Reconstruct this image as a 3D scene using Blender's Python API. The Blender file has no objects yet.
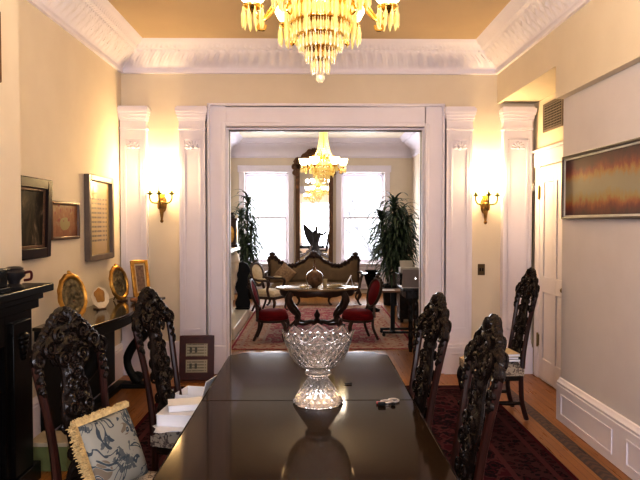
import bpy, math, random
from mathutils import Vector, Matrix, Euler
PI = math.pi
sin, cos, rad = math.sin, math.cos, math.radians
random.seed(7)
SC = bpy.context.scene
COL = SC.collection

# ------------------------------------------------------------------ materials
class G:
    def __init__(s, name):
        s.mat = bpy.data.materials.new(name); s.mat.use_nodes = True
        s.nt = s.mat.node_tree; s.nt.nodes.clear()
        s.out = s.n('ShaderNodeOutputMaterial')
        s.b = s.n('ShaderNodeBsdfPrincipled')
        s.l(s.b.outputs[0], s.out.inputs[0])
    def n(s, t): return s.nt.nodes.new(t)
    def l(s, a, b): s.nt.links.new(a, b)
    def put(s, inp, v):
        if hasattr(v, 'is_linked') or isinstance(v, bpy.types.NodeSocket): s.l(v, inp)
        else:
            if isinstance(v, (tuple, list)) and len(v) == 3 and inp.type == 'RGBA': v = (*v, 1)
            inp.default_value = v
    def coord(s, kind='Object'): return s.n('ShaderNodeTexCoord').outputs[kind]
    def xyz(s, v):
        k = s.n('ShaderNodeSeparateXYZ'); s.l(v, k.inputs[0]); return k.outputs
    def comb(s, x, y, z):
        k = s.n('ShaderNodeCombineXYZ')
        for i, v in enumerate((x, y, z)): s.put(k.inputs[i], v)
        return k.outputs[0]
    def m(s, op, a, b=0.0, c=0.0):
        k = s.n('ShaderNodeMath'); k.operation = op
        s.put(k.inputs[0], a); s.put(k.inputs[1], b); s.put(k.inputs[2], c); return k.outputs[0]
    def mix(s, f, a, b):
        k = s.n('ShaderNodeMix'); k.data_type = 'RGBA'
        s.put(k.inputs['Factor'], f) if False else s.put(k.inputs[0], f)
        s.put(k.inputs[6], a); s.put(k.inputs[7], b); return k.outputs[2]
    def noise(s, vec, scale, detail=3, rough=.55, dist=0):
        k = s.n('ShaderNodeTexNoise'); s.l(vec, k.inputs['Vector'])
        k.inputs['Scale'].default_value = scale; k.inputs['Detail'].default_value = detail
        k.inputs['Roughness'].default_value = rough; k.inputs['Distortion'].default_value = dist
        return k.outputs[0]
    def vor(s, vec, scale, feature='F1', out='Distance'):
        k = s.n('ShaderNodeTexVoronoi'); k.feature = feature; s.l(vec, k.inputs['Vector'])
        k.inputs['Scale'].default_value = scale; return k.outputs[out]
    def mapping(s, vec, scale=(1,1,1), rot=(0,0,0), loc=(0,0,0)):
        k = s.n('ShaderNodeMapping'); s.l(vec, k.inputs[0])
        k.inputs['Location'].default_value = loc; k.inputs['Rotation'].default_value = rot; k.inputs['Scale'].default_value = scale
        return k.outputs[0]
    def ramp(s, f, stops, interp='LINEAR'):
        k = s.n('ShaderNodeValToRGB'); s.l(f, k.inputs[0]); r = k.color_ramp; r.interpolation = interp
        while len(r.elements) < len(stops): r.elements.new(.5)
        for e, (p, c) in zip(r.elements, stops):
            e.position = p; e.color = (*c, 1) if len(c) == 3 else c
        return k.outputs[0]
    def bump(s, h, strength=.3, dist=.01):
        k = s.n('ShaderNodeBump'); k.inputs['Strength'].default_value = strength; k.inputs['Distance'].default_value = dist
        s.l(h, k.inputs['Height']); s.l(k.outputs[0], s.b.inputs['Normal'])
    def set(s, **kw):
        names = dict(color='Base Color', rough='Roughness', metal='Metallic', trans='Transmission Weight', ior='IOR',
                     ecol='Emission Color', estr='Emission Strength', coat='Coat Weight', crough='Coat Roughness', spec='Specular IOR Level',
                     alpha='Alpha', sheen='Sheen Weight', sss='Subsurface Weight')
        for k, v in kw.items(): s.put(s.b.inputs[names[k]], v)
        return s.mat

def mk(name, c1, rough=.5, c2=None, scale=6, metal=0, bump=0, bscale=40, bdist=.005, stretch=(1,1,1), **kw):
    g = G(name); co = g.mapping(g.coord(), stretch)
    if c2 is None: c2 = tuple(x*.82 for x in c1)
    f = g.noise(co, scale, 4)
    f = g.ramp(f, [(.3, (0,0,0)), (.7, (1,1,1))])
    col = g.mix(f, c1, c2)
    if bump: g.bump(g.noise(co, bscale, 4), bump, bdist)
    return g.set(color=col, rough=rough, metal=metal, **kw)

M = {}
M['wall'] = mk('cream_paint', (.71,.63,.52), .75, (.68,.60,.49), 3, bump=.03, bscale=120, spec=.25)
M['wallg'] = mk('cool_lit_paint', (.64,.60,.62), .75, (.61,.57,.59), 3, bump=.03, bscale=120, spec=.25)  # the cream wall paint greyed, putting cool daylight and flash into its colour
M['wallp'] = mk('parlor_paint', (.74,.66,.55), .75, (.70,.62,.52), 3, spec=.25)
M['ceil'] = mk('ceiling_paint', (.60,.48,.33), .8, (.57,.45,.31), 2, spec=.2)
M['ceilp'] = mk('parlor_ceiling_paint', (.78,.70,.58), .8, (.74,.66,.54), 2, spec=.2)
M['trim'] = mk('white_trim_paint', (.78,.74,.81), .45, (.75,.71,.78), 4, spec=.35)
M['groove'] = mk('shadow_slot', (.10,.08,.07), .7)
M['black'] = mk('black_marble', (.003,.0026,.0026), .25, (.006,.005,.0045), 5, spec=.14)
M['blacktop'] = mk('polished_black_marble', (.006,.005,.0045), .12, (.012,.010,.008), 5, spec=.6)
M['blackmatte'] = mk('black_iron', (.005,.005,.005), .5, (.009,.008,.008), 20, bump=.2, spec=.22)
M['carve'] = mk('carved_dark_wood', (.007,.004,.003), .24, (.018,.009,.006), 30, bump=.5, bscale=70, bdist=.006, spec=.34)
M['mahog'] = mk('mahogany', (.040,.009,.006), .28, (.018,.005,.003), 8, stretch=(6,6,1), spec=.35)
M['walnut'] = mk('walnut', (.060,.026,.013), .35, (.030,.013,.008), 10, stretch=(3,3,1))
M['tabletop'] = mk('dark_polished_tabletop', (.024,.0125,.005), .075, (.034,.018,.008), 4, stretch=(14,1,1), spec=.07)
M['gilt'] = mk('aged_gilt', (.62,.38,.10), .36, (.34,.19,.05), 18, metal=.85, bump=.4, bscale=60)
M['brass'] = mk('polished_brass', (.85,.58,.18), .22, (.72,.46,.12), 10, metal=.95)
M['bronze'] = mk('dark_bronze', (.030,.026,.030), .4, (.05,.042,.04), 10, metal=.3)
M['sconcegreen'] = mk('verdigris_gilt', (.085,.11,.03), .45, (.16,.13,.04), 25, metal=.3)
M['sconcegilt'] = mk('dark_gilt', (.30,.17,.045), .4, (.15,.08,.02), 25, metal=.6)
M['giltbrown'] = mk('dull_gilt_wood', (.20,.10,.045), .45, (.10,.05,.025), 25, metal=.25, bump=.5, bscale=60)
M['redvelvet'] = mk('crimson_velvet', (.17,.004,.008), .8, (.12,.003,.006), 12, spec=.15)
M['tan'] = mk('olive_tan_silk', (.20,.13,.065), .6, (.155,.10,.048), 9)
M['creamfab'] = mk('cream_damask', (.62,.52,.36), .7, (.50,.41,.28), 26)
M['pillow'] = mk('brown_figured_silk', (.20,.12,.065), .6, (.38,.26,.15), 22)
M['marble'] = mk('white_marble', (.78,.72,.62), .3, (.66,.60,.52), 4)
M['tabmarble'] = mk('tan_marble', (.42,.31,.19), .22, (.28,.19,.11), 6)
M['paper'] = mk('white_paper', (.80,.80,.84), .6, (.74,.75,.80), 5)
M['paperwarm'] = mk('cream_paper', (.70,.58,.36), .6, (.62,.50,.30), 14)
M['silver'] = mk('silver_metal', (.62,.56,.52), .34, (.58,.52,.49), 6, metal=.5)
M['plastic'] = mk('offwhite_plastic', (.46,.44,.42), .4)
M['greenbox'] = mk('olive_green_card', (.15,.17,.06), .7, (.11,.13,.045), 10)
M['leaf'] = mk('dark_leaf', (.022,.045,.020), .4, (.055,.080,.040), 9)
M['cane'] = mk('grey_cane', (.18,.15,.11), .8, (.11,.09,.07), 20)
M['soil'] = mk('potting_soil', (.03,.02,.015), .95)
M['branch'] = mk('glare_paled_bark', (.42,.42,.45), .9)  # branches coloured pale to imitate being washed out by the bright sky
M['fringe'] = mk('straw_fringe', (.62,.47,.24), .9, (.40,.29,.14), 60, bump=.8, bscale=120)
M['lampglass'] = G('frosted_lamp_glass').set(color=(1,.93,.78), rough=.4, ecol=(1,.82,.50), estr=3.2)
M['bulb'] = G('glowing_bulb').set(color=(1,.9,.6), rough=.4, ecol=(1,.78,.38), estr=18.0)
M['candle'] = mk('ivory_candle', (.90,.80,.55), .5)
M['mirror'] = G('mirror_glass').set(color=(.93,.93,.92), metal=1.0, rough=.015)
M['hinge'] = mk('dull_brass', (.30,.21,.09), .35, (.2,.14,.06), 30, metal=.8)
def crystal():
    g = G('golden_crystal'); f = g.noise(g.coord(), 30, 2)
    return g.set(color=g.mix(f, (1,.82,.34), (1,.93,.64)), rough=.06, trans=.55, ior=1.5, ecol=(1,.78,.26), estr=.07)  # faint emission stands in for lamplight caught in the crystal
M['crystal'] = crystal()
def clear_crystal():
    g = G('clear_crystal'); f = g.noise(g.coord(), 30, 2)
    return g.set(color=g.mix(f, (1,.86,.60), (1,.95,.85)), rough=.04, trans=.7, ior=1.5, ecol=(1,.85,.6), estr=.06)  # slight glow added to the glass, imitating light from the nearby lamps
M['clear'] = clear_crystal()
def cutglass():
    g = G('cut_glass');     return g.set(color=(1,.985,.985), rough=.02, trans=.94, ior=1.52)
M['cutglass'] = cutglass()
def paneglass():
    g = G('window_pane'); f = g.noise(g.coord(), 2)
    tr = g.n('ShaderNodeBsdfTransparent'); gl = g.n('ShaderNodeBsdfGlossy'); gl.inputs['Roughness'].default_value = .02
    mx = g.n('ShaderNodeMixShader'); g.l(g.m('MULTIPLY', f, .08), mx.inputs[0]); g.l(tr.outputs[0], mx.inputs[1]); g.l(gl.outputs[0], mx.inputs[2])
    g.l(mx.outputs[0], g.out.inputs[0]); return g.mat
M['pane'] = paneglass()

def wood_floor():
    g = G('oak_strip_floor'); co = g.coord(); x, y, z = g.xyz(co)
    b = g.n('ShaderNodeTexBrick'); g.l(g.comb(y, x, 0), b.inputs['Vector'])
    b.inputs['Color1'].default_value = (.40,.175,.030,1); b.inputs['Color2'].default_value = (.29,.115,.017,1)
    b.inputs['Mortar'].default_value = (.09,.035,.01,1); b.inputs['Scale'].default_value = 1
    b.inputs['Mortar Size'].default_value = .0018; b.inputs['Brick Width'].default_value = 1.3; b.inputs['Row Height'].default_value = .057
    gr = g.noise(g.mapping(co, (60,3,1)), 1, 4)
    base = g.mix(g.m('MULTIPLY', gr, .55), b.outputs[0], (.16,.055,.012))
    # inlaid border band along the right-hand wall of the dining room
    d = g.m('ABSOLUTE', g.m('SUBTRACT', x, 1.97)); inb = g.m('LESS_THAN', d, .055)
    lim = g.m('LESS_THAN', y, 6.9); inb = g.m('MULTIPLY', inb, lim)
    w = g.m('SINE', g.m('MULTIPLY', g.m('ADD', y, g.m('MULTIPLY', d, 1.0)), 2*PI/.075))
    w2 = g.m('GREATER_THAN', w, .0)
    edge = g.m('GREATER_THAN', d, .042)
    band = g.mix(g.m('MAXIMUM', w2, edge), (.115,.050,.020), (.035,.015,.008))
    return g.set(color=g.mix(inb, base, band), rough=g.m('ADD', .22, g.m('MULTIPLY', gr, .15)))
M['floor'] = wood_floor()

def rug(name, hx, hy, cols, border_cols, sc):
    g = G(name); co = g.coord(); x, y, z = g.xyz(co)
    ax = g.m('ABSOLUTE', x); ay = g.m('ABSOLUTE', y)
    d = g.m('MINIMUM', g.m('SUBTRACT', hx, ax), g.m('SUBTRACT', hy, ay))
    sy = g.comb(ax, ay, 0)
    v1 = g.vor(sy, sc); n1 = g.noise(sy, sc*1.6, 2, .6, 1.2)
    px = g.m('SINE', g.m('MULTIPLY', ax, sc*2.4)); py = g.m('SINE', g.m('MULTIPLY', ay, sc*2.4))
    lat = g.m('MULTIPLY', px, py)
    f = g.m('ADD', g.m('MULTIPLY', v1, .7), g.m('ADD', g.m('MULTIPLY', n1, .5), g.m('MULTIPLY', lat, .12)))
    field = g.ramp(f, [(.28, cols[0]), (.40, cols[1]), (.50, cols[0]), (.58, cols[2]), (.66, cols[3]), (.8, cols[1])], 'CONSTANT')
    vb = g.vor(sy, sc*1.8); bf = g.ramp(g.m('ADD', vb, g.m('MULTIPLY', n1, .3)), [(.25, border_cols[1]), (.45, border_cols[0]), (.62, border_cols[2])], 'CONSTANT')
    col = g.mix(g.m('LESS_THAN', d, .40), field, bf)
    l1 = g.m('MULTIPLY', g.m('LESS_THAN', d, .42), g.m('GREATER_THAN', d, .38))
    l2 = g.m('MULTIPLY', g.m('LESS_THAN', d, .14), g.m('GREATER_THAN', d, .10))
    col = g.mix(g.m('MAXIMUM', l1, l2), col, cols[3])
    col = g.mix(g.m('LESS_THAN', d, .03), col, border_cols[3])
    g.bump(g.noise(co, 260, 2), .5, .004)
    return g.set(color=col, rough=.95, spec=.05)
M['rugdark'] = rug('dark_persian_rug', 1.605, 2.9, [(.008,.003,.004), (.050,.005,.010), (.018,.004,.010), (.075,.022,.024)],
                   [(.007,.003,.005), (.040,.004,.008), (.050,.016,.018), (.06,.004,.008)], 11)
M['rugpink'] = rug('faded_rose_rug', 1.25, 2.15, [(.34,.09,.12), (.40,.22,.20), (.27,.055,.085), (.42,.31,.27)],
                   [(.42,.26,.21), (.31,.07,.09), (.46,.34,.28), (.29,.055,.075)], 9)

def tapestry(name, base, c1, c2, sc):
    g = G(name); co = g.coord()
    n = g.noise(co, sc, 2, .5, 2.2)
    s1 = g.m('ABSOLUTE', g.m('SINE', g.m('MULTIPLY', n, 16)))
    f1 = g.m('LESS_THAN', s1, .32)
    v = g.vor(co, sc*1.1); f2 = g.m('LESS_THAN', v, .26)
    n3 = g.noise(co, sc*2.2, 3, .6, .6); f3 = g.m('GREATER_THAN', n3, .60)
    col = g.mix(f1, base, c1); col = g.mix(g.m('MULTIPLY', f2, g.m('GREATER_THAN', s1, .6)), col, c2)
    col = g.mix(g.m('MULTIPLY', f3, .8), col, c1)
    g.bump(g.noise(co, 300, 2), .4, .003)
    return g.set(color=col, rough=.85, spec=.1)
M['tapestry'] = tapestry('floral_tapestry', (.27,.265,.235), (.055,.07,.085), (.17,.14,.11), 5.5)
M['seatfab'] = tapestry('floral_seat_fabric', (.42,.36,.29), (.12,.09,.08), (.26,.18,.12), 8)

def painting_abs():
    g = G('abstract_painting'); co = g.coord(); x, y, z = g.xyz(co)
    n = g.noise(g.mapping(co, (1,3.2,1.8)), 3.2, 6, .72); n2 = g.noise(co, 3.0, 3)
    t = g.m('ADD', z, g.m('ADD', g.m('MULTIPLY', g.m('SUBTRACT', n, .5), .17), g.m('MULTIPLY', g.m('SUBTRACT', n2, .5), .10)))
    t = g.m('DIVIDE', t, .50)
    c = g.ramp(t, [(0,(.035,.007,.006)), (.10,(.07,.010,.006)), (.19,(.15,.022,.008)), (.26,(.26,.08,.012)), (.33,(.27,.18,.055)), (.42,(.24,.205,.14)), (.60,(.23,.19,.125)), (.67,(.28,.14,.028)), (.74,(.18,.03,.008)), (.83,(.08,.010,.007)), (1,(.030,.008,.007))])
    return g.set(color=c, rough=.5)
M['abstract'] = painting_abs()
def old_master():
    g = G('dark_oil_painting'); co = g.coord()
    n = g.noise(g.mapping(co, (1,3,1.6)), 3.2, 5, .6, .8)
    return g.set(color=g.ramp(n, [(.3,(.006,.005,.004)), (.5,(.030,.022,.013)), (.6,(.075,.055,.032)), (.68,(.20,.155,.11)), (.8,(.06,.022,.015))]), rough=.5, spec=.1)
M['oldmaster'] = old_master()
def still_life():
    g = G('still_life_painting'); co = g.coord(); x, y, z = g.xyz(co)
    r = g.m('SQRT', g.m('ADD', g.m('POWER', g.m('MULTIPLY', y, 1.3), 2.0), g.m('POWER', g.m('MULTIPLY', g.m('SUBTRACT', z, .13), 2.6), 2.0)))
    n = g.noise(co, 12, 4, .6)
    bg = g.ramp(g.m('ADD', n, g.m('MULTIPLY', z, .6)), [(.4,(.17,.045,.008)), (.62,(.24,.085,.02)), (.85,(.26,.19,.11))])
    vase = g.m('LESS_THAN', g.m('ADD', r, g.m('MULTIPLY', n, .12)), .20)
    col = g.mix(vase, bg, (.24,.20,.08))
    fl = g.m('MULTIPLY', g.m('LESS_THAN', g.vor(co, 16), .30), g.m('GREATER_THAN', z, .15))
    col = g.mix(fl, col, (.20,.025,.010))
    return g.set(color=col, rough=.4)
M['still'] = still_life()
def text_lines(name, paper, ink, step, fill, a, b, axis='y', coat=0, lo=-10, hi=10):
    g = G(name); co = g.coord(); x, y, z = g.xyz(co); u = y if axis == 'y' else x
    fr = g.m('FRACT', g.m('DIVIDE', z, step)); ln = g.m('LESS_THAN', fr, fill)
    n = g.noise(g.mapping(co, (90, 90, .1)), 1, 1); wd = g.m('GREATER_THAN', n, .42)
    ins = g.m('MULTIPLY', g.m('GREATER_THAN', u, a), g.m('LESS_THAN', u, b))
    ins = g.m('MULTIPLY', ins, g.m('MULTIPLY', g.m('GREATER_THAN', z, lo), g.m('LESS_THAN', z, hi)))
    f = g.m('MULTIPLY', g.m('MULTIPLY', ln, wd), ins)
    st = g.noise(co, 6, 3)
    base = g.mix(st, paper, tuple(v*.75 for v in paper))
    return g.set(color=g.mix(f, base, ink), rough=.5, coat=coat, crough=.03)
M['scroll'] = text_lines('document_under_glass', (.42,.30,.125), (.11,.08,.04), .045, .42, -.22, .22, 'y', 1.0, .16, .62)

# ------------------------------------------------------------------ mesh builder
class MB:
    def __init__(s): s.v = []; s.f = []
    def add(s, vs, fs, mtx=None):
        o = len(s.v)
        if mtx is not None: vs = [mtx @ Vector(p) for p in vs]
        s.v.extend(tuple(p) for p in vs); s.f.extend(tuple(i+o for i in f) for f in fs); return s
    def box(s, c, d, rot=None):
        x, y, z = (k/2 for k in d)
        vs = [Vector((a*x, b*y, e*z)) for e in (-1,1) for b in (-1,1) for a in (-1,1)]
        if rot is not None: R_ = Euler(rot).to_matrix(); vs = [R_ @ p for p in vs]
        vs = [p + Vector(c) for p in vs]
        return s.add(vs, [(0,2,3,1),(4,5,7,6),(0,1,5,4),(2,6,7,3),(0,4,6,2),(1,3,7,5)])
    def bb(s, x0, x1, y0, y1, z0, z1): return s.box(((x0+x1)/2,(y0+y1)/2,(z0+z1)/2), (x1-x0,y1-y0,z1-z0))
    def tube(s, pts, r, n=8, cap=True, flat=1.0, up=None):
        pts = [Vector(p) for p in pts]; N = len(pts)
        if not isinstance(r, (list, tuple)): r = [r]*N
        t0 = (pts[1]-pts[0]).normalized()
        nrm = Vector(up) if up is not None else (Vector((0,0,1)) if abs(t0.z) < .9 else Vector((1,0,0)))
        vs = []; fs = []
        for i, p in enumerate(pts):
            t = (pts[min(i+1,N-1)] - pts[max(i-1,0)]); t = t.normalized() if t.length > 1e-9 else t0
            nrm = nrm - t*nrm.dot(t)
            if nrm.length < 1e-6: nrm = t.orthogonal()
            nrm.normalize(); bi = t.cross(nrm)
            for k in range(n):
                a = 2*PI*k/n; vs.append(p + nrm*(cos(a)*r[i]*flat) + bi*(sin(a)*r[i]))
        for i in range(N-1):
            for k in range(n):
                k2 = (k+1) % n; fs.append((i*n+k, i*n+k2, (i+1)*n+k2, (i+1)*n+k))
        if cap: fs.append(tuple(range(n-1,-1,-1))); fs.append(tuple((N-1)*n+k for k in range(n)))
        return s.add(vs, fs)
    def lathe(s, prof, n=24, c=(0,0,0), sx=1, sy=1, mod=None):
        vs = []; fs = []; N = len(prof)
        for i, (r, z) in enumerate(prof):
            for k in range(n):
                a = 2*PI*k/n; rr, zz = (r, z) if mod is None else mod(i, r, z, a)
                vs.append((c[0]+rr*cos(a)*sx, c[1]+rr*sin(a)*sy, c[2]+zz))
        for i in range(N-1):
            for k in range(n):
                k2 = (k+1) % n; fs.append((i*n+k, i*n+k2, (i+1)*n+k2, (i+1)*n+k))
        if prof[0][0] > 1e-6: fs.append(tuple(range(n-1,-1,-1)))
        if prof[-1][0] > 1e-6: fs.append(tuple((N-1)*n+k for k in range(n)))
        return s.add(vs, fs)
    def ell(s, c, r, n=8, m=6, rot=None):
        if not isinstance(r, (list, tuple)): r = (r, r, r)
        R_ = Euler(rot).to_matrix() if rot is not None else None
        vs = []; fs = []
        for i in range(m+1):
            th = PI*i/m
            for k in range(n):
                a = 2*PI*k/n; p = Vector((r[0]*sin(th)*cos(a), r[1]*sin(th)*sin(a), r[2]*cos(th)))
                if R_ is not None: p = R_ @ p
                vs.append(p + Vector(c))
        for i in range(m):
            for k in range(n):
                k2 = (k+1) % n; fs.append((i*n+k, (i+1)*n+k, (i+1)*n+k2, i*n+k2))
        return s.add(vs, fs)
    def grid(s, fn, nu, nv, closed_u=False):
        vs = []; fs = []; W = nu if closed_u else nu+1
        for j in range(nv+1):
            for i in range(W): vs.append(fn(i/nu, j/nv))
        for j in range(nv):
            for i in range(nu):
                i2 = (i+1) % W; fs.append((j*W+i, j*W+i2, (j+1)*W+i2, (j+1)*W+i))
        return s.add(vs, fs)
    def prism(s, pts, z0, z1, mtx=None):          # outline in XY, extruded in Z
        n = len(pts); vs = [(x, y, z0) for x, y in pts] + [(x, y, z1) for x, y in pts]
        fs = [tuple(range(n-1,-1,-1)), tuple(range(n, 2*n))] + [(i, (i+1)%n, n+(i+1)%n, n+i) for i in range(n)]
        return s.add(vs, fs, mtx)
    def cushion(s, c, d, rot=None, nx=14, ny=14, p=2.6, q=.5):
        # pillow: superellipse in plan, domed on both faces
        R_ = Euler(rot).to_matrix() if rot is not None else Matrix.Identity(3)
        for sg in (1, -1):
            def fn(u, v):
                a, b = 2*u-1, 2*v-1
                h = (max(0, 1-abs(a)**p)*max(0, 1-abs(b)**p))**q
                sh = 1 - .06*(1-abs(a)**2)*(abs(b)**4) ; sv = 1 - .06*(1-abs(b)**2)*(abs(a)**4)
                return Vector(c) + R_ @ Vector((a*d[0]/2*sv, b*d[1]/2*sh, sg*h*d[2]/2))
            s.grid(fn, nx, ny)
        return s
    def clamp(s, z0=0.0): s.v = [(x, y, max(z, z0)) for x, y, z in s.v]; return s
    def mesh(s, name, mat, smooth=40, weld=True):
        if name == 'leg': s.clamp()
        me = bpy.data.meshes.new(name); me.from_pydata([tuple(p) for p in s.v], [], s.f)
        me.materials.append(mat)
        import bmesh
        bm = bmesh.new(); bm.from_mesh(me)
        if weld: bmesh.ops.remove_doubles(bm, verts=bm.verts, dist=1e-5)
        bmesh.ops.recalc_face_normals(bm, faces=bm.faces)
        bm.to_mesh(me); bm.free()
        if smooth:
            me.shade_smooth()
            me.set_sharp_from_angle(angle=rad(smooth))
        return me
    def build(s, name, mat, parent=None, bevel=0, smooth=40, loc=None, weld=True):
        o = bpy.data.objects.new(name, s.mesh(name, mat, smooth, weld)); COL.objects.link(o)
        if parent is not None: o.parent = parent
        if loc is not None: o.location = loc
        if bevel:
            b = o.modifiers.new('bevel', 'BEVEL'); b.width = bevel; b.segments = 2; b.limit_method = 'ANGLE'; b.angle_limit = rad(50)
        return o

def tag(o, label, cat, group=None):
    o['label'] = label; o['category'] = cat
    if group: o['group'] = group
    return o
def thing(name, label, cat, loc=(0,0,0), rz=0, group=None):
    o = bpy.data.objects.new(name, None); COL.objects.link(o); o.empty_display_size = .1
    o.location = loc; o.rotation_euler = (0,0,rz)
    return tag(o, label, cat, group)
def struct(name, mb, mat, parent=None, bevel=0, **kw):
    o = mb.build(name, mat, parent, bevel, **kw)
    if parent is None: o['kind'] = 'structure'
    return o
def copy_tree(o, parent=None):
    c = o.copy(); COL.objects.link(c)
    if parent is not None: c.parent = parent
    for ch in list(o.children):
        if ch.type == 'LIGHT': continue
        copy_tree(ch, c)
    return c
def relabel(o, label, loc, rz):
    o['label'] = label; o.location = loc; o.rotation_euler = (0,0,rz); return o

def spiral(cu, cv, r, turns=1.6, a0=0, sgn=1, n=18):
    out = []
    for i in range(n+1):
        t = i/n; a = a0 + sgn*turns*2*PI*t; rr = r*(1-t)**.9 + r*.05
        out.append((cu + rr*cos(a), cv + rr*sin(a)))
    return out
def smoothpts(pts, k=6):          # Catmull-Rom
    P = [Vector(p) for p in pts]; out = []
    for i in range(len(P)-1):
        p0 = P[max(i-1,0)]; p1 = P[i]; p2 = P[i+1]; p3 = P[min(i+2,len(P)-1)]
        for j in range(k):
            t = j/k
            out.append(.5*((2*p1)+(-p0+p2)*t+(2*p0-5*p1+4*p2-p3)*t*t+(-p0+3*p1-3*p2+p3)*t**3))
    out.append(P[-1]); return out
def lerp_profile(prof, t):
    for (t0, v0), (t1, v1) in zip(prof, prof[1:]):
        if t <= t1:
            k = (t-t0)/(t1-t0) if t1 > t0 else 0; k = k*k*(3-2*k); return v0+(v1-v0)*k
    return prof[-1][1]

# ------------------------------------------------------------------ the setting
YB, YP, YF, YR = 6.98, 7.15, 14.78, -1.6     # dining back wall, its parlor side, parlor far wall, rear wall
ZC = 3.65
struct('floor', MB().bb(-2.4, 3.0, YR-.2, YF+.2, -.1, 0), M['floor'])
struct('ceiling', MB().bb(-2.4, 3.0, YR-.2, YB+.1, ZC, ZC+.1), M['ceil'])
struct('ceiling_parlor', MB().bb(-2.4, 3.0, YB+.1, YF+.2, ZC, ZC+.1), M['ceilp'])
struct('wall_left', MB().bb(-2.325, -2.125, YR-.2, YB, 0, ZC), M['wall'])
struct('wall_chimney', MB().bb(-2.125, -1.90, 1.9, 4.08, 0, ZC), M['wall'])
w = MB(); w.bb(-2.325, -.955, YB, YP, 0, ZC); w.bb(1.26, 2.7, YB, YP, 0, ZC); w.bb(-.955, 1.26, YB, YP, 2.76, ZC)
struct('wall_back', w, M['wall'])
struct('wall_right', MB().bb(2.15, 2.6, YR-.2, 5.30, 0, 2.75), M['wallg'])
w = MB(); w.bb(2.08, 2.6, YR-.2, 5.30, 2.75, ZC); w.bb(2.08, 2.5, 5.30, YB, 3.03, ZC)
struct('wall_right_upper', w, M['wall'])
w = MB(); w.bb(2.5, 2.7, 5.30, YB, 0, 3.5)
struct('wall_alcove', w, M['wall'])
# rear wall with a tall window (seen only in the mirror)
w = MB(); w.bb(-2.325, -.55, YR-.2, YR, 0, ZC); w.bb(.95, 2.6, YR-.2, YR, 0, ZC); w.bb(-.55, .95, YR-.2, YR, 2.7, ZC); w.bb(-.55, .95, YR-.2, YR, 0, .35)
struct('wall_rear', w, M['wall'])
# parlor walls
struct('wall_parlor_left', MB().bb(-2.15, -1.95, YP, YF, 0, ZC), M['wallp'])
struct('wall_parlor_right', MB().bb(2.38, 2.58, YP, YF, 0, ZC), M['wallp'])
WX = [(-1.60, -.56), (.70, 1.72)]; WZ0, WZ1 = .72, 2.88
w = MB(); w.bb(-2.15, WX[0][0], YF, YF+.3, 0, ZC); w.bb(WX[0][1], WX[1][0], YF, YF+.3, 0, ZC); w.bb(WX[1][1], 2.58, YF, YF+.3, 0, ZC)
for a, b in WX: w.bb(a, b, YF, YF+.3, WZ1, ZC); w.bb(a, b, YF, YF+.3, 0, WZ0)
struct('wall_far', w, M['wallp'])

def sash_window(name, x0, x1, z0, z1, y, side):
    # side=-1: room on the -Y side
    f = MB(); t = .05
    yy0, yy1 = sorted((y, y-side*.12))
    f.bb(x0, x0+t, yy0, yy1, z0, z1); f.bb(x1-t, x1, yy0, yy1, z0, z1); f.bb(x0, x1, yy0, yy1, z1-t, z1); f.bb(x0, x1, yy0, yy1, z0, z0+t)
    o = struct(name, f, M['trim'], bevel=.004)
    zm = (z0+z1)/2+.0
    for k, (a, b, dy) in enumerate(((zm-.02, z1-t, .07), (z0+t, zm+.02, .03))):
        s_ = MB(); ys = y-side*dy
        s_.bb(x0+t, x0+t+.035, ys-.015, ys+.015, a, b); s_.bb(x1-t-.035, x1-t, ys-.015, ys+.015, a, b)
        s_.bb(x0+t, x1-t, ys-.015, ys+.015, a, a+.04); s_.bb(x0+t, x1-t, ys-.015, ys+.015, b-.04, b)
        sh = s_.build('sash', M['trim'], o, bevel=.003)
        MB().bb(x0+t+.03, x1-t-.03, ys-.003, ys+.003, a+.035, b-.035).build('pane', M['pane'], sh)
    return o
for i, (a, b) in enumerate(WX): sash_window('window_%d' % (i+1), a, b, WZ0, WZ1, YF+.06, -1)
sash_window('window_3', -.55, .95, .35, 2.7, YR-.02, 1)
# window casings and the panelled spandrels beneath
for i, (a, b) in enumerate(WX):
    c = MB(); y1 = YF; y0 = YF-.05
    c.bb(a-.13, a, y0, y1, .1, WZ1+.14); c.bb(b, b+.13, y0, y1, .1, WZ1+.14); c.bb(a-.16, b+.16, y0-.02, y1, WZ1, WZ1+.16)
    c.bb(a-.02, b+.02, y0-.04, y1, WZ0-.05, WZ0)
    c.bb(a, b, y0+.02, y1, .1, WZ0-.05)
    for (p0, p1) in ((a+.08, b-.08),):
        c.bb(p0, p1, y0, y0+.02, .58, .62); c.bb(p0, p1, y0, y0+.02, .2, .24); c.bb(p0, p0+.04, y0, y0+.02, .24, .58); c.bb(p1-.04, p1, y0, y0+.02, .24, .58)
    struct('trim_%d' % (i+1), c, M['trim'], bevel=.006)

def sweep(mb, p0, p1, nrm, prof, m0=1, m1=1, orn=None, step=.03):
    # mouldings: prof is (distance from wall, z); m0/m1 mitre direction at the ends (+1 inside corner, -1 outside, 0 square)
    p0, p1, nrm = Vector((*p0, 0)), Vector((*p1, 0)), Vector((*nrm, 0))
    L = (p1-p0).length; t = (p1-p0).normalized(); K = max(1, int(L/step)) if orn else 1
    def fn(u, v):
        j = round(v*(len(prof)-1)); d, z = prof[j]
        s_ = m0*d + (L - m0*d - m1*d)*u
        q = p0 + t*s_ + nrm*d
        if orn:
            dd, dz = orn(j, s_); q = q + nrm*dd; z = z+dz
        return Vector((q.x, q.y, z))
    mb.grid(fn, K, len(prof)-1); return mb
CORN = [(0,3.35),(.028,3.352),(.034,3.385),(.026,3.395),(.03,3.41),(.05,3.44),(.08,3.475),(.12,3.51),(.165,3.535),(.205,3.545),(.21,3.565),(.25,3.57),(.262,3.60),(.30,3.612),(.33,3.65)]
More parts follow.
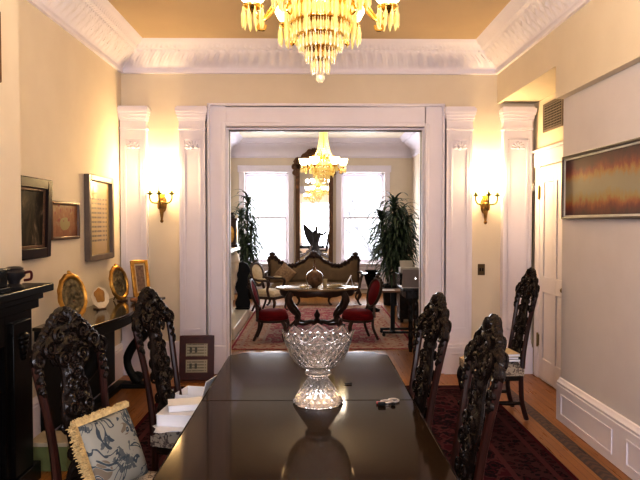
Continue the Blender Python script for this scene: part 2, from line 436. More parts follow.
def orn(j, s_):
    if 4 <= j <= 8:
        w_ = abs(sin(s_*PI/.11)); env = (0, .3, .8, 1.0, .5)[j-4]
        k = .028*env*(w_**1.5) + .010*env*sin(s_*2*PI/.037+j*1.7)
        return k, -.02*env*w_
    if j in (10, 11): return .006*sin(s_*2*PI/.05), 0
    return 0, 0
struct('trim_3', sweep(MB(), (-2.125, YR), (-2.125, YB), (1,0), CORN, 0, 1, orn, .012), M['trim'], smooth=60)
struct('trim_4', sweep(MB(), (-2.125, YB), (2.08, YB), (0,-1), CORN, 1, 1, orn, .012), M['trim'], smooth=60)
struct('trim_5', sweep(MB(), (2.08, YB), (2.08, YR), (-1,0), CORN, 1, 0, orn, .012), M['trim'], smooth=60)
PCORN = [(0,3.22),(.02,3.22),(.03,3.26),(.02,3.28),(.03,3.36),(.06,3.42),(.12,3.48),(.20,3.52),(.22,3.55),(.27,3.56),(.30,3.60),(.36,3.65)]
struct('trim_6', sweep(MB(), (-1.95, YP), (-1.95, YF), (1,0), PCORN, 0, 1), M['trim'])
struct('trim_7', sweep(MB(), (-1.95, YF), (2.38, YF), (0,-1), PCORN, 1, 1), M['trim'])
struct('trim_8', sweep(MB(), (2.38, YF), (2.38, YP), (-1,0), PCORN, 1, 0), M['trim'])
# doorway casing
c = MB()
for x0, x1 in ((-1.16, -.955), (1.26, 1.48)):
    c.bb(x0, x1, YB-.05, YB, 0, 2.985)
    o0, o1 = (x0, x0+.03) if x0 < 0 else (x1-.03, x1)
    c.bb(o0, o1, YB-.08, YB, 0, 3.01)
    i0, i1 = (x1-.045, x1) if x0 < 0 else (x0, x0+.045)
    c.bb(i0, i1, YB-.075, YB, 0, 2.80)
    c.bb(x0-.0, x1, YB-.095, YB, 0, .32)
c.bb(-.955, 1.26, YB-.05, YB, 2.76, 2.985); c.bb(-1.16, 1.48, YB-.08, YB, 2.985, 3.015); c.bb(-.955, 1.26, YB-.075, YB, 2.76, 2.805)
struct('trim_9', c, M['trim'], bevel=.008)
# jamb linings with the dark pocket-door slot
j = MB(); j.bb(-.955, -.935, YB-.0, YP+.02, 0, 2.735); j.bb(1.24, 1.26, YB-.0, YP+.02, 0, 2.735); j.bb(-.955, 1.26, YB-.0, YP+.02, 2.735, 2.76)
struct('trim_10', j, M['trim'])
j = MB(); j.bb(-.936, -.932, YB+.06, YB+.10, 0, 2.735); j.bb(1.237, 1.241, YB+.06, YB+.10, 0, 2.735); j.bb(-.935, 1.24, YB+.06, YB+.10, 2.731, 2.736)
struct('trim_11', j, M['groove'])
c = MB()
for x0, x1 in ((-1.16, -.955), (1.26, 1.48)): c.bb(x0, x1, YP, YP+.04, 0, 2.98)
c.bb(-.955, 1.26, YP, YP+.04, 2.76, 2.98)
struct('trim_12', c, M['trim'], bevel=.006)
# pilasters
def pilaster(n, x0, x1):
    c = MB(); y = YB
    c.bb(x0, x1, y-.09, y, .38, 2.72)
    a, b = x0+.05, x1-.05
    c.bb(x0, x0+.035, y-.095, y-.09, .45, 2.68); c.bb(x1-.035, x1, y-.095, y-.09, .45, 2.68)
    c.bb(a, a+.016, y-.098, y-.09, .5, 2.62); c.bb(b-.016, b, y-.098, y-.09, .5, 2.62); c.bb(a, b, y-.098, y-.09, 2.604, 2.62); c.bb(a, b, y-.098, y-.09, .5, .516)
    xm = (x0+x1)/2
    for k in range(7):
        ang = PI*k/6; c.ell((xm+.05*cos(ang), y-.10, 2.52+.05*sin(ang)), (.014,.012,.03), 6, 5, (0, -(ang-PI/2), 0))
    c.ell((xm, y-.10, 2.52), .018, 8, 6)
    c.bb(x0-.02, x1+.02, y-.125, y, 0, .30); c.bb(x0-.012, x1+.012, y-.115, y, .30, .335); c.bb(x0-.005, x1+.005, y-.10, y, .335, .38)
    c.bb(x0+.06, x1-.06, y-.131, y-.125, .07, .085); c.bb(x0+.06, x1-.06, y-.131, y-.125, .225, .24)
    c.bb(x0-.008, x1+.008, y-.10, y, 2.72, 2.745); c.bb(x0, x1, y-.095, y, 2.745, 2.82)
    for k, (e, z0, z1) in enumerate(((.012,2.82,2.845),(.025,2.845,2.88),(.04,2.88,2.91),(.05,2.91,2.955),(.03,2.955,2.975))): c.bb(x0-e*.6, x1+e*.6, y-.095-e, y, z0, z1)
    o = struct(n, c, M['trim'], bevel=.004)
pilaster('trim_13', -2.115, -1.83); pilaster('trim_14', -1.47, -1.18); pilaster('trim_15', 1.495, 1.785); pilaster('trim_16', 2.13, 2.45)
# baseboards
BASE = [(0,.36),(.012,.355),(.02,.335),(.034,.325),(.03,.305),(.036,.30),(.036,0)]
struct('baseboard_left', sweep(MB(), (-2.125, 4.08), (-2.125, YB), (1,0), BASE, 0, 0), M['trim'])
b = sweep(MB(), (2.15, 5.30), (2.15, YR), (-1,0), BASE, 0, 0)
b.add([(2.15-d, 5.30, z) for d, z in BASE] + [(2.15, 5.30, 0)], [tuple(range(len(BASE)+1))])
for y0 in (4.3, 3.2, 2.1, 1.0):
    for (a0, a1, z0, z1) in ((y0, y0+.9, .225, .24), (y0, y0+.9, .06, .075), (y0, y0+.015, .075, .225), (y0+.885, y0+.9, .075, .225)): b.bb(2.106, 2.116, a0, a1, z0, z1)
struct('baseboard_right', b, M['trim'])
struct('baseboard_back', MB().bb(-1.83, -1.47, YB-.04, YB, 0, .36).bb(1.77, 2.13, YB-.04, YB, 0, .36), M['trim'], bevel=.006)
struct('baseboard_alcove', MB().bb(2.46, 2.5, 5.30, 5.72, 0, .32), M['trim'], bevel=.006)
struct('baseboard_far', MB().bb(-1.95, -1.73, YF-.04, YF, 0, .3).bb(-.43, -.38, YF-.04, YF, 0, .3).bb(.5, .57, YF-.04, YF, 0, .3).bb(1.85, 2.38, YF-.04, YF, 0, .3), M['trim'], bevel=.006)
struct('baseboard_parlor_right', MB().bb(2.34, 2.38, YP, YF-.04, 0, .3), M['trim'], bevel=.006)
# alcove door
c = MB(); xw = 2.5
c.bb(xw-.035, xw, 6.70, 6.83, 0, 2.42); c.bb(xw-.035, xw, 5.72, 5.85, 0, 2.42); c.bb(xw-.04, xw, 5.68, 6.87, 2.30, 2.46); c.bb(xw-.055, xw, 5.66, 6.89, 2.46, 2.49)
struct('trim_17', c, M['trim'], bevel=.006)
d = MB(); d.bb(xw-.022, xw, 5.855, 6.695, .01, 2.29)
for y0, y1 in ((5.86,5.97),(6.58,6.69),(6.23,6.32)): d.bb(xw-.032, xw-.022, y0, y1, .01, 2.29)
for z0, z1 in ((.01,.24),(.95,1.12),(2.12,2.29)):
    for y0, y1 in ((5.97,6.23),(6.32,6.58)): d.bb(xw-.032, xw-.022, y0, y1, z0, z1)
d1 = struct('door_1', d, M['trim'], bevel=.004)
for z in (2.02, .42): 
    MB().tube([(xw-.042, 6.70, z-.075), (xw-.042, 6.70, z+.075)], .011, 8).bb(xw-.036, xw-.033, 6.67, 6.73, z-.06, z+.06).build('hinge', M['hinge'], d1)
MB().tube([(xw-.03,5.92,1.04),(xw-.07,5.92,1.04)], .01).ell((xw-.085,5.92,1.04), .028, 12, 8).build('door_handle', M['hinge'], d1)

# ------------------------------------------------------------------ rugs
def rug_obj(name, cx, cy, hx, hy, m, label):
    r = MB().bb(-hx, hx, -hy, hy, 0, .011).build(name, m, loc=(cx, cy, .0005)); tag(r, label, 'rug')
    f = MB(); random.seed(3)
    for sy in (-1, 1):
        n = int(hx*2/.012)
        for k in range(n):
            x = -hx + (k+.5)*2*hx/n; f.tube([(x, sy*hy, .006), (x+random.uniform(-.006,.006), sy*(hy+.03), .003), (x+random.uniform(-.012,.012), sy*(hy+.055), .003)], .0022, 4)
    o = f.build('fringe', M['fringe'], r); o['kind'] = 'stuff'; return r
rug_obj('persian_rug', .145, 3.45, 1.605, 2.9, M['rugdark'], 'dark red and black patterned rug under the long dining table')
rug_obj('persian_rug', .16, 10.35, 1.25, 2.15, M['rugpink'], 'faded rose and beige patterned rug on the parlor floor')

# ------------------------------------------------------------------ dining table
t = thing('dining_table', 'long dark polished dining table with clipped far corners and beaded edge', 'table', (0, 0, .0115))
X0, X1, Y0, Y1, ZT = -.588, .540, 1.55, 4.50, .7385
c_ = .085
outl = [(X0, Y0), (X1, Y0)] + [(X1, Y1-c_), (X1-.03, Y1-c_+.012), (X1-c_+.012, Y1-.03), (X1-c_, Y1), (X0+c_, Y1), (X0+c_-.012, Y1-.03), (X0+.03, Y1-c_+.012), (X0, Y1-c_)]
def leaf_outline(y0, y1): return [(X0, y0), (X1, y0), (X1, y1), (X0, y1)]
far_leaf = [(X0, 3.281), (X1, 3.281)] + outl[2:]
MB().prism(far_leaf, ZT-.032, ZT).prism(leaf_outline(1.55, 3.279), ZT-.032, ZT).build('tabletop', M['tabletop'], t, bevel=.005)
e = MB(); per = outl + [outl[0]]; 
for (ax, ay), (bx, by) in zip(per, per[1:]):
    L = math.hypot(bx-ax, by-ay); n = max(1, int(L/.022))
    for k in range(n): e.ell((ax+(bx-ax)*(k+.5)/n, ay+(by-ay)*(k+.5)/n, ZT-.018), (.011,.011,.013), 6, 5)
e.build('beaded_edge', M['carve'], t)
a = MB(); ap = [(x*(.93) + .0, Y0+.07+(y-Y0)*.955) for x, y in outl]
a.prism(ap, ZT-.12, ZT-.032); a.build('apron', M['carve'], t, bevel=.006)
for yp in (2.0, 3.95):
    p = MB(); p.lathe([(.11,.62),(.12,.58),(.07,.52),(.055,.46),(.10,.38),(.115,.30),(.08,.22),(.06,.16),(.09,.12),(.09,.10)], 20, (-.024, yp, 0))
    p.box((-.024, yp, .625), (.5,.2,.02))
    for a_ in (45, 135, 225, 315):
        ux, uy = cos(rad(a_)), sin(rad(a_))
        p.tube(smoothpts([(-.024+ux*.05, yp+uy*.05, .22), (-.024+ux*.17, yp+uy*.14, .17), (-.024+ux*.27, yp+uy*.20, .08), (-.024+ux*.34, yp+uy*.24, .03)]), [.04]*6+[.035]*6+[.03]*6+[.028], 8)
        p.ell((-.024+ux*.34, yp+uy*.24, .036), (.036,.036,.025), 8, 6)
    p.build('pedestal', M['carve'], t)

ZT = .75
# ------------------------------------------------------------------ carved chairs
def xb(z): return -.215 - .135*max(0, (z-.45)/.8)**1.2
def relief(y, z): return .007*abs(sin(42*z+6*cos(60*y)))*abs(cos(48*y+2*sin(30*z))) + .004*sin(95*z+40*abs(y))
def make_carved_chair():
    t = thing('carved_chair', '', 'chair', group='carved high-back dining chairs')
    # seat cushion and rails
    s = MB()
    def seat(u, v):
        a, b = 2*u-1, 2*v-1; h = (max(0,1-abs(a)**5)*max(0,1-abs(b)**5))**.5
        wy = .235 - .03*(1-u)
        return Vector((a*.225, b*wy, .445+.055*h))
    s.grid(seat, 14, 14)
    pl = [(-.225,-.205),(.225,-.235),(.225,.235),(-.225,.205)]
    s.prism(pl, .38, .4451); s.build('seat', M['seatfab'], t, smooth=50)
    r = MB(); pr = [(-.215,-.195),(.215,-.225),(.215,.225),(-.215,.195)]
    r.prism(pr, .335, .38)
    for k in range(9): r.ell((.216, -.16+.04*k, .352), (.012,.018,.016), 6, 5)
    r.build('seat_rail', M['carve'], t, bevel=.005)
    for sy in (-1, 1):
        l = MB(); l.tube(smoothpts([(.195,sy*.205,.37),(.215,sy*.218,.30),(.205,sy*.212,.2),(.19,sy*.20,.09),(.205,sy*.212,.025)]), [.034]*3+[.036]*6+[.03]*5+[.022]*6+[.02]*5, 8)
        l.ell((.213,sy*.217,.024), (.032,.027,.024), 8, 6); l.ell((.208,sy*.214,.30), (.04,.036,.05), 8, 6)
        l.build('leg', M['carve'], t)
        l = MB(); l.tube(smoothpts([(-.205,sy*.185,.45),(-.205,sy*.185,.3),(-.215,sy*.185,.15),(-.255,sy*.188,.0)]), .021, 8); l.build('leg', M['mahog'], t)
    st = MB()
    for sy in (-1, 1): st.tube([(.195,sy*.202,.14),(.1,sy*.197,.14),(.0,sy*.193,.145),(-.1,sy*.189,.14),(-.215,sy*.185,.14)], [.012,.02,.014,.02,.012], 8)
    st.tube([(0,-.193,.145),(0,-.1,.145),(0,0,.145),(0,.1,.145),(0,.193,.145)], [.012,.018,.026,.018,.012], 8)
    st.build('stretcher', M['carve'], t)
    # back posts
    for sy in (-1, 1):
        zs = [.44,.55,.68,.82,.95,1.04,1.10]; ys = [.185,.178,.176,.183,.197,.204,.198]
        p = MB(); pts = smoothpts([(xb(z), sy*y, z) for z, y in zip(zs, ys)])
        p.tube(pts, [.023 - .004*sin(PI*i/(len(pts)-1)) for i in range(len(pts))], 8)
        p.build('back_post', M['mahog'], t)
        c = MB()                                   # carved ear and running leaves up the post
        for k, (u, v) in enumerate([(0,0)]): 
            for rr, tt in ((.036, 1.4),):
                sp = spiral(sy*.196, 1.075, rr, tt, PI/2, -sy)
                c.tube([(xb(z)+.018, y, z) for y, z in sp], [.014-.008*i/18 for i in range(19)], 6)
        c.ell((xb(1.075), sy*.198, 1.075), (.024,.034,.042), 10, 8)
        for k in range(6):
            z = .93+.022*k; y = sy*(.196+.01*(k%2)); c.ell((xb(z)+.012, y, z), (.017,.016,.024), 6, 5, (sy*.5*(1 if k%2 else -1),0,0))
        c.build('carved_ear', M['carve'], t)
    # splat
    HW = [(0,.115),(.06,.10),(.14,.062),(.3,.075),(.45,.094),(.58,.085),(.70,.060),(.80,.058),(.90,.085),(1,.125)]
    sp = MB(); ZA, ZB = .52, 1.13
    for sg in (1, -1):
        def fn(u, v):
            z = ZA+(ZB-ZA)*v; hw = lerp_profile(HW, v); y = (2*u-1)*hw
            edge = 1-abs(2*u-1)**6
            return Vector((xb(z)+sg*(.007+relief(y, z)*edge*1.6+.006*edge), y, z))
        sp.grid(fn, 24, 80)
    for sy in (-1, 1):
        def rim(v): z = ZA+(ZB-ZA)*v; return Vector((xb(z), sy*lerp_profile(HW, v), z))
        sp.tube([rim(k/40) for k in range(41)], .011, 6)
        for (cy, cz, r, tt, a0, g) in ((.040,.62,.030,1.7,-PI/2,1),(.050,.74,.036,1.7,PI/2,-1),(.045,.83,.030,1.6,-PI/2,1),(.030,.93,.024,1.6,PI/2,-1),(.055,1.06,.036,1.7,-PI/2,1)):
            for side in (.026, -.026):
                s_ = spiral(sy*cy, cz, r, tt, a0 if sy > 0 else PI-a0, g*sy)
                sp.tube([(xb(z)+side, y, z) for y, z in s_], [.009-.005*i/18 for i in range(19)], 5)
    for z in (.56,.68,.79,.88,.98,1.02):
        for k in range(6):
            a_ = 2*PI*k/6; sp.ell((xb(z)+.026, .014*cos(a_), z+.014*sin(a_)), (.010,.009,.009), 6, 4)
        sp.ell((xb(z)+.030, 0, z), .009, 6, 5)
    sp.bb(-.235, -.195, -.18, .18, .49, .53)
    sp.build('splat', M['carve'], t, smooth=30)
    # crest
    CW = [(0,.205),(.25,.185),(.5,.14),(.72,.095),(.88,.06),(.96,.035),(1,.008)]
    cr = MB(); ZA2, ZB2 = 1.075, 1.275
    for sg in (1, -1):
        def fn(u, v):
            z = ZA2+(ZB2-ZA2)*v; hw = lerp_profile(CW, v); y = (2*u-1)*hw
            edge = 1-abs(2*u-1)**6
            zz = z + (.05*(1-(y/.14)**2) if v == 0 and abs(y) < .14 else 0)
            return Vector((xb(z)+sg*(.010+relief(y*1.2, z)*edge*1.8+.007*edge), y, zz))
        cr.grid(fn, 30, 26)
    for sy in (-1, 1):
        cr.tube([(xb(ZA2+(ZB2-ZA2)*k/24), sy*lerp_profile(CW, k/24), ZA2+(ZB2-ZA2)*k/24) for k in range(25)], [.016+.003*sin(k*2.2) for k in range(25)], 6)
        for k in range(9):
            v = .12+.095*k; z = ZA2+(ZB2-ZA2)*v; y = sy*(lerp_profile(CW, v)+.004)
            cr.ell((xb(z), y, z), (.020,.013+.004*(k%2),.021), 7, 5, (sy*.6,0,0))
        for (cy, cz, r, a0, g) in ((.135,1.115,.036,-PI/2,1),(.075,1.165,.032,PI/2,-1)):
            for side in (.03, -.03):
                s_ = spiral(sy*cy, cz, r, 1.7, a0 if sy > 0 else PI-a0, g*sy)
                cr.tube([(xb(z)+side, y, z) for y, z in s_], [.011-.006*i/18 for i in range(19)], 5)
    for k in range(7):                              # shell at the top
        a_ = rad(-66+22*k); cr.ell((xb(1.24)+.018, .036*sin(a_), 1.205+.042*cos(a_)), (.018,.011,.034), 7, 6, (-a_,0,0))
    cr.ell((xb(1.2)+.026, 0, 1.195), (.018,.026,.022), 8, 6)
    for k in range(5): cr.ell((xb(1.12)+.03, .018*cos(k*2.4)*.9, 1.115+.02*sin(k*1.9)), .013, 6, 5)
    cr.build('crest_rail', M['carve'], t, smooth=30)
    return t
CZ = .0115
chair = make_carved_chair()
relabel(chair, 'carved dark high-back chair nearest the black fireplace, with the fringed floral cushion', (-.85, 2.80, CZ), rad(-22))
relabel(copy_tree(chair), 'carved dark high-back chair with white boxes piled on its floral seat', (-.675, 3.74, CZ), rad(-14))
relabel(copy_tree(chair), 'carved dark high-back chair on the right of the table, nearer the parlor doorway', (.375, 3.46, CZ), rad(188))
relabel(copy_tree(chair), 'carved dark high-back chair on the right of the table, nearest the camera', (.435, 2.66, CZ), rad(181))
relabel(copy_tree(chair), 'carved dark high-back chair by the alcove door, books on its seat', (1.58, 5.42, CZ), rad(180))

# fringed cushion on the near left chair
cu = thing('fringed_cushion', 'blue-grey floral tapestry cushion with straw fringe standing on a chair seat', 'cushion', (-.85, 2.78, .510))
cu.rotation_euler = (rad(66), 0, rad(66))
MB().cushion((0,.16,0), (.345,.345,.11), None, 16, 16, 3.2, .55).build('cover', M['tapestry'], cu, smooth=60)
f = MB(); random.seed(5)
for (ax, ay, bx, by, nx, ny) in ((-.168,-.008,-.168,.328,-1,0), (-.168,.328,.168,.328,0,1)):
    for k in range(90):
        q = k/89; x, y = ax+(bx-ax)*q, ay+(by-ay)*q
        for z0 in (.014, -.014, 0):
            dx, dy, dz = nx*.022+random.uniform(-.008,.008), ny*.022+random.uniform(-.008,.008), random.uniform(-.012,.022)
            f.tube([(x-nx*.008, y-ny*.008, z0+.004), (x+dx*.6, y+dy*.6, z0+.01), (x+dx, y+dy, z0+dz)], [.004,.0035,.002], 4)
f.build('fringe', M['fringe'], cu)['kind'] = 'stuff'

# white boxes on the far left chair
def carton(name, label, loc, d, rz, open_=False, mark=False):
    t = thing(name, label, 'box', loc, rz, 'white cartons on the chair')
    x, y, z = d; m = MB(); th = .004
    m.bb(-x/2, x/2, -y/2, y/2, 0, th)
    m.bb(-x/2, -x/2+th, -y/2, y/2, 0, z); m.bb(x/2-th, x/2, -y/2, y/2, 0, z); m.bb(-x/2, x/2, -y/2, -y/2+th, 0, z); m.bb(-x/2, x/2, y/2-th, y/2, 0, z)
    m.build('tray', M['paper'], t)
    if not open_: MB().bb(-x/2-.002, x/2+.002, -y/2-.002, y/2+.002, z, z+.006).build('lid', M['paper'], t)
    else:
        MB().box((x/2+.012, 0, z+.045), (.005, y, .10), (0, rad(16), 0)).build('flap', M['paper'], t)
    if mark: MB().ell((x*.16, -y/2-.001, z*.45), (.008,.0012,.009), 12, 8).build('round_mark', M['blackmatte'], t)
    return t
carton('white_carton', 'flat white carton with a small dark round mark, lowest of the pile', (-.735, 3.67, .520), (.30,.26,.065), rad(-6), False, True)
carton('white_carton', 'open white carton with raised flap leaning over the table edge', (-.75, 3.95, .520), (.20,.22,.10), rad(-14), True)
carton('white_carton', 'small pale carton lying on top of the marked white carton', (-.755, 3.68, .592), (.20,.15,.032), rad(14))
p = MB()
for k in range(4): p.box((0, 0, .001+.002*k), (.20,.15,.0014), (0,0,.15*k-.2))
tag(p.build('loose_papers', M['paper'], loc=(-.80, 3.555, .514)), 'sheets of white paper on the seat front below the cartons', 'paper').rotation_euler = (0, 0, .3)

# books on the alcove chair
for k, (d, z, m, lab, rz) in enumerate((((.20,.26,.022), .5135, mk('navy_cover', (.02,.03,.06), .5), 'dark blue book, lowest on the alcove chair seat', .05), ((.19,.25,.018), .536, mk('grey_cover', (.30,.29,.30), .5), 'grey book in the middle of the chair stack', -.06), ((.19,.25,.024), .556, mk('tan_cover', (.52,.40,.26), .5), 'tan covered book on top of the chair stack', .1))):
    b = thing('book', lab, 'book', (1.665, 5.33, z), rz, 'books on the alcove chair')
    MB().bb(-d[0]/2+.004, d[0]/2-.004, -d[1]/2+.004, d[1]/2, .002, d[2]-.002).build('pages', M['paper'], b)
    MB().bb(-d[0]/2, d[0]/2, -d[1]/2, d[1]/2, 0, .002).bb(-d[0]/2, d[0]/2, -d[1]/2, d[1]/2, d[2]-.002, d[2]).bb(-d[0]/2, d[0]/2, d[1]/2, d[1]/2+.002, 0, d[2]).build('cover', m, b)

# ------------------------------------------------------------------ cut-glass punch bowl on stand
g = thing('punch_bowl', 'cut-glass punch bowl with pointed scalloped rim on a flared glass stand', 'bowl', (.032, 3.235, ZT))
def cutmod(base, depth, npts, scal):
    def mod(i, r, z, a):
        k = a*npts/(2*PI)
        d_ = depth*(abs(sin(PI*k+z*45))*.5 + abs(sin(PI*k-z*45))*.5)
        return r + d_*min(1, r/.05), z
    return mod
def dense(prof, k):
    out = []
    for (r0, z0), (r1, z1) in zip(prof, prof[1:]):
        for q in range(k): out.append((r0+(r1-r0)*q/k, z0+(z1-z0)*q/k))
    return out+[prof[-1]]
outer = dense([tuple(p[:2]) for p in smoothpts([(.040,.176,0),(.075,.188,0),(.112,.213,0),(.140,.250,0),(.159,.293,0),(.172,.335,0),(.180,.366,0)], 9)], 1)
NO = len(outer)
prof = outer + [(.174,.366),(.164,.33),(.150,.29),(.128,.247),(.098,.214),(.058,.195),(.0,.189)]
def tri(x): return abs((x % 1)*2-1)
def cuts(a, z, n, pitch):          # diamond-cut relief, 0..1
    k = a*n/(2*PI); return max(tri(k+z/pitch), tri(k-z/pitch))
def bowlmod(i, r, z, a):
    q = min(1, i/(NO-1)); sc = tri(a*8/(2*PI))
    if i < NO:
        panel = tri(a*8/(2*PI)+.5)
        r += .0065*(cuts(a, z, 24, .052) - .6)*min(1, q*6)*(1 if q < .86 else 0) + .006*sc*q
    if i >= NO-1-6 and i <= NO+1:
        e = 1 - (NO-1-i)/6 if i < NO else (1 if i == NO else .4)
        z += e*(.040*sc-.016); r += .008*sc*e
    return r, z
MB().lathe(prof, 192, mod=bowlmod).build('bowl', M['cutglass'], g, smooth=18)
so_ = dense([tuple(p[:2]) for p in smoothpts([(.116,.002,0),(.123,.008,0),(.112,.035,0),(.090,.070,0),(.070,.102,0),(.056,.126,0),(.050,.139,0),(.060,.148,0),(.067,.160,0),(.060,.170,0)], 7)], 1)
NS = len(so_); prof2 = [(.0,.012),(.06,.012)] + so_ + [(.045,.1735),(.0,.1745)]
def standmod(i, r, z, a):
    q = (i-2)/NS
    if 0 <= q < .62: r += .007*(cuts(a, z, 20, .048) - .6)*min(1, (.62-q)*6)*min(1, q*8) + .010*tri(a*8/(2*PI))*(1-q/.62)
    elif .62 <= q < 1: r += .004*abs(sin(a*10))
    return r, z
MB().lathe(prof2, 192, mod=standmod).build('stand', M['cutglass'], g, smooth=18)
# keys / eyeglasses-like trinket on the table
k = thing('key_ring', 'small bunch of silver and red keys lying on the table', 'keys', (.395, 3.20, ZT+.001)); k.scale = (1.2,1.2,1.2)
ring = [(.022*cos(2*PI*i/20)+.03, .022*sin(2*PI*i/20)+.04, .006) for i in range(21)]
MB().tube(ring, .0045, 6).build('ring', M['silver'], k)
ring = [(.026*cos(2*PI*i/20)-.002, .018*sin(2*PI*i/20)+.012, .009) for i in range(21)]
MB().tube(ring, .004, 6).build('ring', M['silver'], k)
MB().bb(-.045,-.012,-.03,-.012,.001,.016).build('fob', M['blackmatte'], k, bevel=.004); MB().bb(.012,.030,-.026,-.008,.001,.012).build('fob', M['blackmatte'], k, bevel=.004)
MB().bb(-.05,-.03,-.004,.014,.001,.010).build('key_tag', mk('red_plastic', (.35,.03,.03), .4), k, bevel=.003)
tag(MB().ell((0,0,.004), (.022,.007,.004), 10, 6).ell((.018,.003,.005), (.006,.006,.005), 8, 6).build('small_clasp', M['blackmatte'], loc=(.21, 3.60, ZT+.001)), 'tiny dark clasp lying on the table behind the keys', 'trinket')

# ------------------------------------------------------------------ left wall: fireplace, console, pictures
fp = thing('marble_fireplace', 'black marble fireplace with projecting mantel shelf at left edge', 'fireplace', (-1.90, 3.1, 0))
b = MB(); b.bb(.0, .06, .62, .98, 0, 1.22); b.bb(.0, .06, -.98, -.62, 0, 1.22); b.bb(.0, .06, -.62, .62, .95, 1.22)
b.bb(.0, .085, .68, .92, .12, 1.08); b.bb(.0, .085, -.92, -.68, .12, 1.08); b.bb(0, .10, .60, 1.0, 0, .12); b.bb(0, .10, -1.0, -.60, 0, .12)
b.bb(0, .10, -1.0, 1.0, 1.14, 1.20); b.bb(0, .13, -1.0, 1.0, 1.20, 1.25)
for y in (-.8, .8):
    for kk in range(5): b.ell((.09, y, .98-.03*kk), (.03-.004*kk,.06-.01*kk,.03), 10, 6)
b.build('surround', M['black'], fp, bevel=.006)
MB().bb(0, .20, -1.0, 1.0, 1.25, 1.30).build('mantel_shelf', M['black'], fp, bevel=.008)
i = MB(); i.bb(0, .02, -.62, .62, 0, .95)
for kk in range(9): i.bb(.02, .035, -.5+.125*kk-.01, -.5+.125*kk+.01, .05, .6)
i.build('fire_grate', M['blackmatte'], fp)
u = MB().lathe([(.0,0),(.055,0),(.06,.012),(.03,.03),(.035,.05),(.062,.075),(.066,.10),(.05,.115),(.054,.122),(.035,.132),(.0,.135)], 20)
o = tag(u.build('lidded_urn', M['bronze'], loc=(-1.785, 3.73, 1.301)), 'squat black lidded urn on the end of the black mantel', 'urn')
MB().tube(smoothpts([(.06,0,.095),(.10,0,.10),(.10,0,.06),(.06,0,.05)]), .008, 6).build('handle', mk('dark_red_lacquer', (.08,.012,.012), .3), o)
kk = thing('mantel_clock', 'black mantel clock beside the urn, cut by the left frame edge', 'clock', (-1.80, 3.42, 1.301))
MB().bb(-.075,.075,-.16,.16,0,.03).bb(-.06,.06,-.14,.14,.03,.12).bb(-.07,.07,-.15,.15,.12,.135).build('case', M['black'], kk, bevel=.005)
MB().tube([(.061,0,.075),(.068,0,.075)], .038, 20).build('dial', M['giltbrown'], kk)

# framed pictures
def frame_mb(w, h, t, d):      # in local (y,z), thickness along +x
    m = MB(); m.bb(0, d, -w/2, -w/2+t, 0, h); m.bb(0, d, w/2-t, w/2, 0, h); m.bb(0, d, -w/2+t, w/2-t, 0, t); m.bb(0, d, -w/2+t, w/2-t, h-t, h); return m
def picture(name, label, loc, rz, w, h, t, d, fm, pm, rx=0, inner=None, cat='picture', ry=0):
    o = thing(name, label, cat, loc, rz); o.rotation_euler = (rx, ry, rz)
    frame_mb(w, h, t, d).build('frame', fm, o, bevel=.006)
    if inner: 
        m = frame_mb(w-2*t, h-2*t, inner[0], d*.6); m.v = [(x, y, z+t) for x, y, z in m.v]; m.build('inner_frame', inner[1], o, bevel=.003)
    MB().bb(.002, d*.35, -w/2+t*.9, w/2-t*.9, t*.9, h-t*.9).build('canvas', pm, o)
    return o
darkframe = mk('dark_red_frame', (.012,.004,.0035), .35, (.022,.006,.005), 12, spec=.2)
picture('framed_painting', 'large dark oil painting in a wide near-black frame', (-2.123, 4.60, 1.43), 0, .70, .60, .075, .05, darkframe, M['oldmaster'], ry=rad(2), inner=(.02, M['giltbrown']))
picture('framed_painting', 'small orange still-life painting of flowers in a vase', (-2.123, 5.33, 1.555), 0, .60, .315, .022, .03, mk('thin_brown_frame', (.10,.045,.02), .4), M['still'])
sg = mk('grey_brown_frame', (.17,.13,.105), .5, (.13,.10,.08), 8)
o = picture('framed_document', 'tall grey-framed document under glass beside the left pilaster', (-2.123, 6.17, 1.33), 0, .72, .82, .055, .05, sg, M['scroll'])
o2 = picture('framed_painting', 'brown-framed picture edge high on the chimney wall at left', (-1.898, 3.33, 2.53), 0, .84, .42, .05, .05, M['giltbrown'], M['oldmaster'])

cn = thing('console_table', 'long black marble-topped console with scrolled supports along the left wall', 'console table', (-2.085, 5.6, 0))
top = []
for q in range(21):
    s_ = q/20; y = -.98+1.92*s_; top.append((.40+.14*s_+.035*sin(PI*s_*2-.6)+.02, y))
pts = [(.0, -.98)] + top + [(.0, .94)]
MB().prism(pts, .885, .912).build('console_top', M['blacktop'], cn, bevel=.006)
MB().prism([(x*.94, y*.97) for x, y in pts], .80, .885).build('apron', M['blackmatte'], cn, bevel=.006)
for y in (-.78, .78):
    l = MB(); l.tube(smoothpts([(.38,y,.80),(.42,y,.70),(.36,y,.56),(.24,y,.42),(.18,y,.28),(.22,y,.14),(.30,y,.06)], 6), [.06]*8+[.055]*8+[.045]*8+[.04]*8+[.05]*5, 10)
    l.tube([(.36+.05*cos(a*.5), y, .06+.05*sin(a*.5)) if False else (.28+.055*cos(a*.5)*(1-a/22), y, .085+.055*sin(a*.5)*(1-a/22)) for a in range(18)], .03, 8)
    l.bb(.10,.40,y-.075,y+.075,0,.045); l.ell((.40,y,.74), (.05,.06,.06), 8, 6)
    l.build('scroll_leg', M['blackmatte'], cn)
MB().bb(.06,.14,-.85,.85,0,.05).bb(.0,.03,-.85,.85,.045,.80).build('back_panel', M['blackmatte'], cn)
